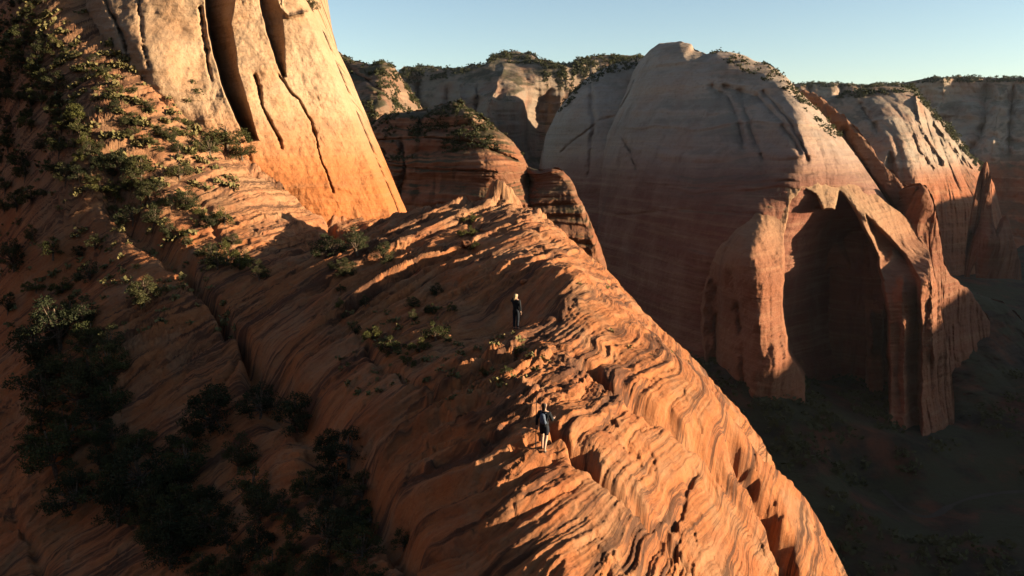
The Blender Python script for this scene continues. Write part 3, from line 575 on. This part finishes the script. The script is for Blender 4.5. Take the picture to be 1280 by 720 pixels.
KINDS_ = {
 'round': [plant('juniper_tree', 11, M_leaf[0], 26, 120, 0.022, 0.42, 0.95, 0.15), plant('juniper_tree', 12, M_leaf[0], 22, 120, 0.022, 0.38, 1.0, 0.2), plant('juniper_tree', 13, M_leaf[0], 30, 110, 0.022, 0.50, 0.85, 0.12)],
 'dark': [plant('pinyon_tree', 21, M_leaf[1], 30, 120, 0.022, 0.46, 1.0, 0.12), plant('pinyon_tree', 22, M_leaf[1], 24, 130, 0.022, 0.38, 1.05, 0.15), plant('pinyon_tree', 23, M_leaf[1], 34, 110, 0.022, 0.55, 0.85, 0.08)],
 'shrub': [plant('shrub', 31, M_leaf[2], 16, 110, 0.028, 0.50, 0.8, 0.1), plant('shrub', 32, M_leaf[2], 20, 100, 0.028, 0.58, 0.7, 0.1), plant('shrub', 33, M_leaf[0], 14, 120, 0.028, 0.45, 0.8, 0.1)],
}
USED = set(); prng = random.Random(5)
CATN = {'round': 'tree', 'dark': 'tree', 'shrub': 'shrub'}
def put(kind, px, py, hpx, label, group=None, pos=None):
    """stand a plant on the slope where the traced pixel meets it; hpx = its height in photograph pixels"""
    p = pos or hit(px, py)
    if p is None: return None
    src = prng.choice(KINDS_[kind])
    if src.name in USED:
        root = src.copy(); C.objects.link(root)
        for ch in src.children:
            c = ch.copy(); C.objects.link(c); c.parent = root
    else: root = src; USED.add(src.name)
    h = hpx / F * p.length
    root.location = p - Vector((0, 0, 0.06 * h)); root.rotation_euler = (prng.uniform(-.12, .12), prng.uniform(-.12, .12), prng.uniform(0, 6.28)); root.scale = (h * prng.uniform(.92, 1.15), h * prng.uniform(.92, 1.15), h)
    tag(root, label, CATN[kind], group); return root
SG = 'juniper and pinyon growing singly on the rocks'
singles = [
 ('shrub',236,128,36,'rounded olive green shrub standing alone against the foot of the pale cliff'),
 ('dark',331,192,32,'dusty green juniper at the mouth of the dark red cleft in the cliff'),
 ('round',285,188,44,'thick green juniper directly below the cleft, biggest of the clump at the cliff foot'),
 ('round',262,196,34,'green juniper on the left side of the clump at the cliff foot'),
 ('round',303,200,30,'small green juniper on the downhill side of the clump at the cliff foot'),
 ('shrub',262,158,24,'low green shrub on the ledge line above the clump at the cliff foot'),
 ('shrub',300,338,34,'sunlit yellow green shrub in the middle of the shaded pale slab'),
 ('shrub',278,312,18,'small sunlit shrub just uphill of the yellow green one on the pale slab'),
 ('dark',272,338,30,'dark tree left of the sunlit yellow green shrub on the pale slab'),
 ('dark',325,352,26,'dark bush right below the sunlit yellow green shrub on the pale slab'),
 ('dark',180,384,36,'lone round black bush on the bare shaded slope left of the long crack'),
 ('dark',262,545,66,'wide round dark tree standing where two cracks meet on the shaded slope'),
 ('dark',325,522,50,'dark tree beside the long crack, right of the wide round tree'),
 ('dark',368,540,54,'dark tree straddling the lower part of the long crack'),
 ('dark',300,590,48,'dark tree just downhill of the wide round tree'),
 ('shrub',489,442,34,'bright green shrub in the chain of bushes left of the upper hiker'),
 ('shrub',524,440,26,'green shrub between the two brightest shrubs of the chain'),
 ('shrub',545,424,34,'bright yellow green shrub at the right end of the chain of bushes'),
 ('shrub',510,458,24,'low dark green shrub at the lower edge of the chain of bushes'),
 ('shrub',540,392,18,'small pale green shrub above the chain of bushes'),
 ('shrub',566,392,16,'smallest pale green shrub above the chain, nearest the upper hiker'),
 ('shrub',466,425,24,'dull green shrub at the upper left end of the chain of bushes'),
 ('dark',412,575,42,'dark tree with a sunlit tip beside the lowest part of the long crack'),
 ('dark',436,590,52,'dark bushy tree in the cluster low in the centre, its top catching sun'),
 ('dark',418,622,56,'large dark tree at the left of the cluster low in the centre'),
 ('dark',452,625,44,'dark tree at the right of the cluster low in the centre'),
 ('shrub',464,655,34,'sunlit olive shrub at the foot of the cluster low in the centre'),
 ('dark',505,690,30,'dark shrub by itself near the bottom edge, right of the central cluster'),
 ('shrub',589,278,18,'small green shrub at the top of the crack on the shaded hollow'),
 ('shrub',586,294,20,'yellow green shrub in the crack near the perched rock'),
 ('shrub',592,312,16,'small dark shrub lowest in the crack near the perched rock'),
 ('shrub',790,352,20,'brown green shrub on the sunlit rim of the ridge above the canyon'),
 ('shrub',783,336,13,'tiny shrub just uphill of the brown green shrub on the rim'),
 ('shrub',652,440,18,'low straw coloured shrub just below the upper hiker'),
 ('shrub',632,468,15,'low dry shrub on the sunlit ledges below the upper hiker'),
 ('shrub',606,470,14,'dry dark shrub on the ledges left of the low dry shrub'),
 ('dark',412,320,36,'dark tree in the shaded hollow under the right end of the cliff'),
 ('dark',446,318,34,'dark tree right of the first one in the hollow under the cliff'),
 ('dark',480,330,30,'dark bush on the right of the hollow under the cliff'),
 ('dark',430,345,30,'dark bush on the lower side of the hollow under the cliff'),
]
for k, px, py, hp, lb in singles: put(k, px, py, hp, lb)

def scatter(poly, n, hr, kinds, label, group, seed, gap=0.55, shape='dark'):
    rg = random.Random(seed); xs = [p[0] for p in poly]; ys = [p[1] for p in poly]; pts = []; tries = 0
    while len(pts) < n and tries < n * 60:
        tries += 1; x = rg.uniform(min(xs), max(xs)); y = rg.uniform(min(ys), max(ys)); h_ = rg.uniform(*hr)
        if not inpoly(np.array(x), np.array(y), poly): continue
        if any((x - a) ** 2 + ((y - b) * 1.2) ** 2 < (gap * (h_ + c) / 2) ** 2 for a, b, c in pts): continue
        pts.append((x, y, h_))
    mx = sorted(p[0] for p in pts)[len(pts) // 2]; my = sorted(p[1] for p in pts)[len(pts) // 2]
    hs = sorted(p[2] for p in pts); lo, hi = hs[len(hs) // 4], hs[-len(hs) // 6]
    for x, y, h_ in sorted(pts, key=lambda t: t[1]):
        k = rg.choice(kinds); size = 'small' if h_ < lo else 'big' if h_ >= hi else 'middling'
        look = {'dark': 'dark pinyon', 'round': 'olive juniper', 'shrub': 'leafy shrub'}[k]
        part = ('upper ' if y < my else 'lower ') + ('left' if x < mx else 'right')
        put(k, x, y, h_, '%s %s at the %s of the %s' % (size, look, part, label), group)
# the dark gully low on the left
scatter([(50,430),(110,400),(140,450),(150,540),(190,600),(260,640),(230,730),(150,660),(90,640),(30,560)], 38, (32, 72), ['dark', 'dark', 'round'], 'black gully low on the left', 'trees filling the dark gully', 1, 0.6)
scatter([(230,560),(290,620),(400,620),(460,660),(480,740),(200,740),(190,640)], 32, (30, 64), ['dark', 'dark', 'round'], 'thicket along the bottom edge', 'trees of the thicket along the bottom edge', 2, 0.6)
scatter([(-10,60),(45,60),(85,130),(120,190),(250,228),(235,265),(160,250),(90,230),(40,260),(-10,300)], 80, (12, 30), ['dark', 'round', 'shrub'], 'shaded upper left slope', 'trees scattered over the shaded upper left slope', 3, 0.6)
scatter([(0,0),(50,0),(100,60),(160,110),(230,150),(255,180),(240,215),(170,180),(100,110),(40,50),(0,50)], 58, (7, 17), ['round', 'shrub', 'dark'], 'sunlit bank below the tall cliff', 'bushes on the sunlit bank below the pale cliff', 4, 0.7)
scatter([(120,230),(200,230),(300,290),(290,340),(230,310),(160,280)], 16, (12, 30), ['dark', 'shrub'], 'jointed slab below the bank', 'bushes along the joints of the upper shaded slab', 6, 0.8)
scatter([(400,330),(440,350),(600,380),(570,440),(500,470),(430,430)], 14, (9, 18), ['shrub', 'dark'], 'hollow left of the upper hiker', 'small shrubs dotted over the central hollow', 7, 1.0)
scatter([(0,300),(120,300),(170,420),(60,450),(0,420)], 12, (14, 36), ['dark', 'shrub'], 'slope above the black gully', 'bushes above the black gully', 8, 0.9)

# dark trees on the shoulder of the tall cliff
PXt, PYt, Xt, Yt, Zt = TG
for (px, py, hp, lb) in [(376, -6, 20, 'dark tree perched on the top right shoulder of the tall cliff'), (389, 12, 13, 'small bush on the cliff edge just below the tree on its shoulder')]:
    k = np.argmin((PXt - px) ** 2 + (PYt - py) ** 2); put('dark', px, py, hp + 6, lb, pos=Vector((Xt.ravel()[k], Yt.ravel()[k] + 0.3, Zt.ravel()[k] - 0.2)))
for k_ in KINDS_.values():                       # remove prototypes that found no place
    for r_ in k_:
        if r_.name not in USED:
            for c_ in list(r_.children): bpy.data.objects.remove(c_)
            bpy.data.objects.remove(r_)

def specks(name, P, Sz, mat, label, nf=14, seed=0, cat='scrub'):
    rng = np.random.default_rng(seed); n = len(P); P = np.repeat(P, nf, 0); S_ = np.repeat(Sz, nf)[:, None]; m = len(P)
    c = P + rng.normal(size=(m, 3)) * S_ * np.array([.33, .33, .22]) + np.array([0, 0, .28]) * S_
    a = rng.normal(size=(m, 3)); a /= np.linalg.norm(a, axis=1)[:, None]; b = np.cross(a, rng.normal(size=(m, 3))); b /= np.linalg.norm(b, axis=1)[:, None]
    v = np.stack([c - a * S_ * .3, c + b * S_ * .22, c + a * S_ * .3, c - b * S_ * .22], 1).reshape(-1, 3); f = np.arange(4 * m).reshape(-1, 4)
    me = bpy.data.meshes.new(name); me.vertices.add(len(v)); me.vertices.foreach_set('co', v.astype(np.float32).ravel()); me.loops.add(4 * m); me.loops.foreach_set('vertex_index', f.astype(np.int32).ravel())
    me.polygons.add(m); me.polygons.foreach_set('loop_start', (np.arange(m) * 4).astype(np.int32)); me.polygons.foreach_set('loop_total', np.full(m, 4, np.int32)); me.update(calc_edges=True); me.materials.append(mat)
    o = bpy.data.objects.new(name, me); C.objects.link(o); tag(o, label, cat, kind='stuff'); return o
# far woods on rims and ledges
def woods(G, poly, n, sz, seed, up=0.35):
    PX, PY, X, Y, Z = G; rng = np.random.default_rng(seed)
    dv = np.gradient(np.stack([X, Y, Z], -1), axis=0); dh = np.gradient(np.stack([X, Y, Z], -1), axis=1); N = np.cross(dh, dv); N /= np.linalg.norm(N, axis=2)[:, :, None] + 1e-9
    w = (np.abs(N[:, :, 2]) > up) & inpoly(PX, PY, poly) & (fbm(X / 22, Z / 22, Y / 22, oct=3, seed=seed) > -0.12); ii = np.flatnonzero(w.ravel())
    if not len(ii): return np.zeros((0, 3)), np.zeros(0)
    k = rng.choice(ii, min(n, len(ii)), replace=False); return np.stack([X.ravel()[k], Y.ravel()[k], Z.ravel()[k]], -1), rng.uniform(sz * .6, sz * 1.5, len(k))
FARWOODS = [
 ('pale cliff wall behind with a dark tree lined flat rim', [(400,50),(860,50),(860,92),(700,100),(690,82),(620,78),(560,98),(400,120)], 1500, 6, 0.15),
 ('pale cliff wall behind with a dark tree lined flat rim', [(675,78),(720,76),(715,115),(680,110)], 160, 6, 0.1),
 ('wooded grey crag with a sunlit right edge just behind the tall cliff', [(400,40),(560,40),(560,200),(480,200),(470,95),(400,90)], 900, 3.2, 0.3),
 ('wooded grey crag with a sunlit right edge just behind the tall cliff', [(430,130),(530,120),(540,170),(440,170)], 500, 3.0, 0.2),
 ('stepped red brown crag with a sunlit sloping top in the middle distance', [(420,100),(680,100),(680,200),(600,185),(420,215)], 1100, 2.3, 0.3),
 ('smaller rounded grey sandstone dome leaning against the great dome', [(690,60),(850,60),(850,82),(760,92),(700,140)], 200, 6, 0.3),
 ('wide distant mesa wall along the right edge of the skyline', [(1140,90),(1500,90),(1500,101),(1140,104)], 700, 8, 0.05),
 ('distant flat topped mesa on the horizon between the dome and the far peak', [(900,95),(1180,95),(1180,107),(900,110)], 400, 8, 0.05),
 ('far grey peak with a bright white and red lower flank', [(1040,100),(1150,100),(1240,215),(1225,215),(1140,115),(1040,125)], 500, 8, 0.3),
 ('great pale sandstone dome with a flat knob on top and a dark red base', [(865,55),(1000,80),(1060,170),(1040,175),(985,115),(900,75)], 160, 5, 0.3),
]
big = []
for nm, poly, n_, sz, up in FARWOODS:
    big.append(woods(MASS[nm], poly, n_, sz, len(nm), up))
rg0 = np.random.default_rng(44); m_ = 9000; wx_ = rg0.uniform(80, 1500, m_); wy_ = rg0.uniform(420, 1500, m_); keep = (fbm(wx_ / 90, wy_ / 90, oct=4, seed=9) > -0.15)  # trees added so their self-shadowing darkens the canyon floor and gives detail
fi = np.clip(np.searchsorted(gxx, wx_) - 1, 0, n - 2); fj = np.clip(np.searchsorted(gy, wy_) - 1, 0, n - 2); tx_ = (wx_ - gxx[fi]) / (gxx[fi + 1] - gxx[fi]); ty_ = (wy_ - gy[fj]) / (gy[fj + 1] - gy[fj])
wz_ = (FZ[fj, fi] * (1 - tx_) + FZ[fj, fi + 1] * tx_) * (1 - ty_) + (FZ[fj + 1, fi] * (1 - tx_) + FZ[fj + 1, fi + 1] * tx_) * ty_
dw, _, _ = polydist(wx_, wy_, RW); keep &= dw > 16
specks('woods', np.stack([wx_, wy_, wz_], -1)[keep], rg0.uniform(5, 13, keep.sum()), M_leaf[1], 'dark woods added to deepen the shade on the canyon floor', 12, 6, 'woods')
specks('treeline', np.vstack([b[0] for b in big]), np.concatenate([b[1] for b in big]), M_leaf[1], 'dark trees lining the far rims and ledges of the canyon walls', 12, 3, 'woods')
# dry tufts on the near rock
rg = np.random.default_rng(8); tp, ts = [], []
for poly, n_, sz in [([(0,0),(90,0),(250,150),(300,240),(200,230),(0,90)], 1300, .45), ([(560,430),(690,410),(690,470),(560,520)], 130, .22), ([(420,400),(560,380),(560,470),(430,500)], 120, .25), ([(0,100),(250,220),(300,420),(0,420)], 500, .4), ([(590,240),(820,330),(900,500),(800,460)], 70, .16)]:
    xs = [p[0] for p in poly]; ys = [p[1] for p in poly]; c_ = 0
    while c_ < n_:
        x, y = rg.uniform(min(xs), max(xs)), rg.uniform(min(ys), max(ys))
        c_ += 1
        if inpoly(np.array(x), np.array(y), poly) and vnoise(x * 0.035, y * 0.05, seed=4) > -0.25:
            a_, z_ = ray(x, y); D = np.arange(18, 110, 0.25); p = None
            zz = np.array([gz(float(a_ * d_), float(d_)) for d_ in D[::4]]); hh_ = np.nonzero(z_ * D[::4] < zz)[0]
            if len(hh_):
                d_ = float(D[::4][hh_[0]]) - 0.5; tp.append((a_ * d_, d_, gz(float(a_ * d_), d_))); ts.append(sz * rg.uniform(.5, 1.5))
specks('grass', np.array(tp), np.array(ts), M_grass, 'dry grass and low scrub tufts on the rock ledges', 16, 5, 'grass')

# ------------------------------------------------------------------ loose boulders on the ridge
def boulder(px, py, hpx, label, seed, el=1.3):
    p = hit(px, py)
    if p is None: return
    import bmesh
    bm = bmesh.new(); bmesh.ops.create_icosphere(bm, subdivisions=4, radius=1.0); h = hpx / F * p.length / 1.5
    co = np.array([v.co[:] for v in bm.verts]); n = 1 + 0.28 * fbm(co[:, 0] * 1.4 + seed, co[:, 1] * 1.4, co[:, 2] * 1.4, oct=4, seed=seed)
    cells = np.round(co * 1.4) / 1.4; co = (co * 0.7 + cells * 0.3) * n[:, None]
    for v, c in zip(bm.verts, co): v.co = Vector((c[0] * h * el, c[1] * h, c[2] * h * 0.8))
    me = bpy.data.meshes.new('boulder'); bm.to_mesh(me); bm.free(); me.materials.append(M_fore); me.attributes.new('bed', 'FLOAT', 'POINT')
    me.polygons.foreach_set('use_smooth', np.ones(len(me.polygons), bool)); o = bpy.data.objects.new('boulder', me); C.objects.link(o); o.location = p + Vector((0, 0, h * .35)); o.rotation_euler = (0, 0, seed)
    tag(o, label, 'boulder')
boulder(510, 262, 11, 'pale boulder on the skyline of the saddle, right of the cliff foot', 3, 1.5)
boulder(582, 308, 10, 'red sunlit boulder beside the crack in the shaded hollow', 5)
boulder(655, 354, 6, 'small pale rock lying just above the upper hiker', 7)
boulder(604, 290, 6, 'small grey rock right of the shrubs in the crack', 9)
boulder(560, 424, 6, 'small pink rock at the right end of the chain of bushes', 12)

# ------------------------------------------------------------------ the two people
M_skin = plain('skin', (0.42, 0.25, 0.17), 0.6, 0.08); M_dark = plain('dark_cloth', (0.012, 0.013, 0.015), 0.9, 0.3, 9); M_navy = plain('navy_cloth', (0.012, 0.014, 0.020), 0.9, 0.3, 9)
M_hairb = plain('dark_hair', (0.03, 0.02, 0.015), 0.6, 0.3, 30); M_hairl = plain('blond_hair', (0.34, 0.25, 0.13), 0.6, 0.25, 30); M_shoe = plain('boot_leather', (0.05, 0.035, 0.025), 0.7, 0.2, 20)
M_pack = plain('pack_cloth', (0.07, 0.09, 0.13), 0.8, 0.2, 12)
def skin(name, chains, mat, parent, root=0, sub=2):
    """chains: list of (points with radius (x,y,z,r) or an index of an earlier point) grown into one smooth surface"""
    V, Rr, Ed = [], [], []
    for ch in chains:
        prev = None
        for p in ch:
            if isinstance(p, int): i = p
            else: V.append(p[:3]); Rr.append(p[3:]); i = len(V) - 1
            if prev is not None: Ed.append((prev, i))
            prev = i
    me = bpy.data.meshes.new(name); me.from_pydata(V, Ed, []); o = bpy.data.objects.new(name, me); C.objects.link(o)
    o.modifiers.new('s', 'SKIN'); sv = me.skin_vertices[0].data
    for i, r in enumerate(Rr): sv[i].radius = (r[0], r[-1]); sv[i].use_root = (i == root)
    m = o.modifiers.new('b', 'SUBSURF'); m.levels = m.render_levels = sub
    bpy.context.view_layer.update(); dg = bpy.context.evaluated_depsgraph_get(); ev = bpy.data.meshes.new_from_object(o.evaluated_get(dg)); o.modifiers.clear(); o.data = ev; ev.name = name
    ev.materials.clear(); ev.materials.append(mat); ev.polygons.foreach_set('use_smooth', np.ones(len(ev.polygons), bool))
    if parent: o.parent = parent
    return o
def person(px, py, hpx, label, pose, rz):
    p = hit(px, py); H = hpx / F * p.length; J = pose
    body = skin('person', [
        [(0,0,.93,.10,.08),(0,0,1.10,.10,.075),(0,.0,1.30,.13,.085),(0,0,1.42,.10,.07),(0,-.005,1.50,.052),(0,-.01,1.56,.06),(0,-.015,1.64,.083,.098),(0,-.01,1.72,.07,.085)],
        [0,(*J['hipL'],.075),(*J['kneeL'],.056),(*J['calfL'],.052),(*J['ankL'],.036),(*J['toeL'],.035)],
        [0,(*J['hipR'],.075),(*J['kneeR'],.056),(*J['calfR'],.052),(*J['ankR'],.036),(*J['toeR'],.035)],
        [3,(*J['shL'],.055),(*J['elL'],.040),(*J['wrL'],.027),(*J['haL'],.032,.018)],
        [3,(*J['shR'],.055),(*J['elR'],.040),(*J['wrR'],.027),(*J['haR'],.032,.018)],
        [6,(0,-.115,1.635,.012),(0,-.125,1.62,.010)], [6,(.085,0,1.64,.012)], [6,(-.085,0,1.64,.012)]], M_skin, None)
    fingers = []
    for sd_ in 'LR':
        h_ = Vector(J['ha' + sd_]); w_ = Vector(J['wr' + sd_]); d = (h_ - w_).normalized(); side = d.cross(Vector((0, 1, 0))).normalized(); nrm = side.cross(d)
        for k, (off, ln) in enumerate([(-.028, .065), (-.010, .078), (.010, .072), (.027, .055)]):
            a = h_ + side * off; b = a + d * ln * .55 + nrm * .006; c = b + d * ln * .35 + nrm * .022
            fingers.append([(*(a - d * .03), .009), (*a, .0088), (*b, .008), (*c, .007)])
        a = w_ + d * .02 - side * .028; fingers.append([(*a, .011), (*(a + d * .03 - side * .02), .010), (*(a + d * .06 - side * .022), .008)])
    for ch in fingers:
        f = skin('finger', [ch], M_skin, None, sub=1)
        fingers_mesh.append(f)
    import bmesh
    bm = bmesh.new(); bm.from_mesh(body.data)
    for f in fingers_mesh: bm.from_mesh(f.data); 
    for f in fingers_mesh: bpy.data.objects.remove(f)
    fingers_mesh.clear(); bm.to_mesh(body.data); bm.free()
    return p, H / 1.79, body
fingers_mesh = []
stand = dict(hipL=(.095,0,.88), kneeL=(.10,-.01,.50), calfL=(.10,.01,.36), ankL=(.10,.02,.09), toeL=(.11,-.12,.035), hipR=(-.095,0,.88), kneeR=(-.10,-.01,.50), calfR=(-.10,.01,.36), ankR=(-.10,.02,.09), toeR=(-.12,-.12,.035),
  shL=(.19,0,1.40), elL=(.23,.03,1.13), wrL=(.16,-.14,.98), haL=(.12,-.19,.97), shR=(-.19,0,1.40), elR=(-.24,.02,1.13), wrR=(-.22,-.06,.88), haR=(-.22,-.08,.80))
# upper hiker: dark clothes, one hand up at the head, fair hair catching the sun
pz = dict(stand); pz.update(elL=(.30,-.06,1.33), wrL=(.17,-.14,1.55), haL=(.12,-.14,1.62))
p, sc_, b1 = person(645, 412, 47, '', pz, 0)
skin('jacket', [[(0,0,.76,.15,.12),(0,0,.88,.175,.135),(0,0,1.10,.15,.115),(0,0,1.30,.175,.125),(0,0,1.42,.13,.10),(0,0,1.475,.066)], [3,(*pz['shL'],.072),(*pz['elL'],.056),(.18,-.135,1.53,.040)], [3,(*pz['shR'],.072),(*pz['elR'],.056),(-.22,-.055,.90,.040)]], M_dark, b1)
skin('trousers', [[(0,0,1.02,.15,.12),(0,0,.93,.15,.125),(.095,0,.86,.10),(.10,-.01,.50,.075),(.10,.01,.32,.066),(.10,.02,.10,.058)],[1,(-.095,0,.86,.10),(-.10,-.01,.50,.075),(-.10,.01,.32,.066),(-.10,.02,.10,.058)]], M_navy, b1)
for s_ in (1, -1): skin('boot', [[(.10*s_,.03,.10,.05),(.10*s_,.03,.045,.05),(.105*s_,-.06,.04,.046,.036),(.115*s_,-.14,.035,.036,.028)]], M_shoe, b1, sub=1)
skin('hair', [[(0,.03,1.74,.085,.08),(0,.05,1.66,.095,.075),(.02,.06,1.55,.08,.05),(.06,.05,1.44,.06,.035),(.09,.03,1.34,.035,.025)],[1,(.085,.01,1.62,.03,.05),(.11,-.02,1.50,.03,.035),(.12,-.05,1.38,.02)]], M_hairl, b1)
b1.scale = (sc_,) * 3; b1.location = p - Vector((0, 0, .02)); b1.rotation_euler = (0, 0, 2.6)
tag(b1, 'person in dark clothes with fair sunlit hair standing in the shaded hollow', 'person')
# lower hiker: walking, dark jacket, bare lower legs, pack on the back, long staff
pw = dict(stand); pw.update(kneeL=(.10,-.14,.52), calfL=(.10,-.09,.36), ankL=(.10,-.10,.09), toeL=(.11,-.24,.04), kneeR=(-.09,.04,.50), calfR=(-.09,.13,.36), ankR=(-.09,.20,.13), toeR=(-.10,.08,.035), elR=(-.27,-.03,1.15), wrR=(-.26,-.22,1.16), haR=(-.26,-.28,1.17), elL=(.25,.06,1.14), wrL=(.26,.02,.90), haL=(.26,.00,.82))
p, sc_, b2 = person(680, 566, 64, '', pw, 0)
skin('jacket', [[(0,0,.80,.15,.12),(0,0,.90,.17,.13),(0,0,1.10,.15,.115),(0,0,1.30,.175,.125),(0,0,1.42,.13,.10),(0,0,1.475,.066)], [3,(*pw['shL'],.072),(*pw['elL'],.056),(.26,.025,.92,.040)], [3,(*pw['shR'],.072),(*pw['elR'],.056),(-.26,-.20,1.16,.040)]], M_dark, b2)
skin('shorts', [[(0,0,1.02,.15,.12),(0,0,.93,.15,.125),(.095,-.02,.84,.105),(.10,-.10,.60,.088)],[1,(-.095,.0,.84,.105),(-.092,.03,.60,.088)]], M_navy, b2)
for q in ((.10, -.10, .045), (-.09, .20, .07)): skin('boot', [[(q[0],q[1]+.01,q[2]+.06,.05),(q[0],q[1]+.01,q[2],.05),(q[0]*1.05,q[1]-.08,q[2]-.006,.046,.036),(q[0]*1.15,q[1]-.16,q[2]-.012,.036,.028)]], M_shoe, b2, sub=1)
skin('hair', [[(0,.02,1.745,.085,.085),(0,.045,1.67,.098,.075),(0,.06,1.58,.08,.05),(0,.07,1.47,.05,.03)]], M_hairb, b2)
loc2 = p - Vector((0, 0, .02)); b2.scale = (sc_,) * 3; b2.location = loc2; b2.rotation_euler = (0, 0, 2.75)
tag(b2, 'person in a dark jacket and shorts walking on the sunlit crest with a long staff', 'person')
pk = skin('backpack', [[(.0,.16,1.02,.10,.07),(.0,.18,1.15,.12,.085),(.0,.17,1.32,.11,.08),(.0,.16,1.42,.08,.06)],[1,(-.14,.15,1.08,.04,.05)]], M_pack, None)
for s_ in (1, -1): skin('strap', [[(.08*s_,.12,1.40,.02,.012),(.10*s_,-.02,1.475,.022,.012),(.115*s_,-.125,1.36,.022,.012),(.13*s_,-.12,1.15,.02,.012),(.13*s_,.06,1.02,.018,.012)]], M_pack, pk, sub=1)
pk.scale = b2.scale; pk.location = loc2; pk.rotation_euler = b2.rotation_euler; tag(pk, 'grey blue backpack on the back of the lower hiker', 'backpack')
V, Fc = [], []; tube(V, Fc, (.30,.02,-.12), (.285,.01,1.95), .020, .015, 8)
st_ = mesh_obj('hiking_staff', V, Fc, M_dark); V, Fc = [], []; tube(V, Fc, (.292,.015,.78), (.291,.014,.98), .026, .026, 8); mesh_obj('grip', V, Fc, M_shoe, st_)
st_.scale = b2.scale; st_.location = loc2; st_.rotation_euler = b2.rotation_euler; tag(st_, 'long thin dark staff held upright by the lower hiker', 'staff')

# ------------------------------------------------------------------ the evening air
hm = bpy.data.materials.new('haze_air'); hm.use_nodes = True; ht = hm.node_tree; ht.nodes.clear()
hv = ht.nodes.new('ShaderNodeVolumePrincipled'); ho = ht.nodes.new('ShaderNodeOutputMaterial'); ht.links.new(hv.outputs[0], ho.inputs['Volume'])
hv.inputs['Color'].default_value = (0.80, 0.88, 1.0, 1); hv.inputs['Density'].default_value = 0.000004; hv.inputs['Anisotropy'].default_value = 0.2
x0, x1, y0, y1, z0, z1 = -17000, 17000, -2600, 22500, -620, 700
hb = mesh_obj('haze', [(x0,y0,z0),(x1,y0,z0),(x1,y1,z0),(x0,y1,z0),(x0,y0,z1),(x1,y0,z1),(x1,y1,z1),(x0,y1,z1)], [(0,3,2,1),(4,5,6,7),(0,1,5,4),(1,2,6,5),(2,3,7,6),(3,0,4,7)], hm)
tag(hb, 'thin blue evening haze filling the canyon', 'haze', kind='stuff')
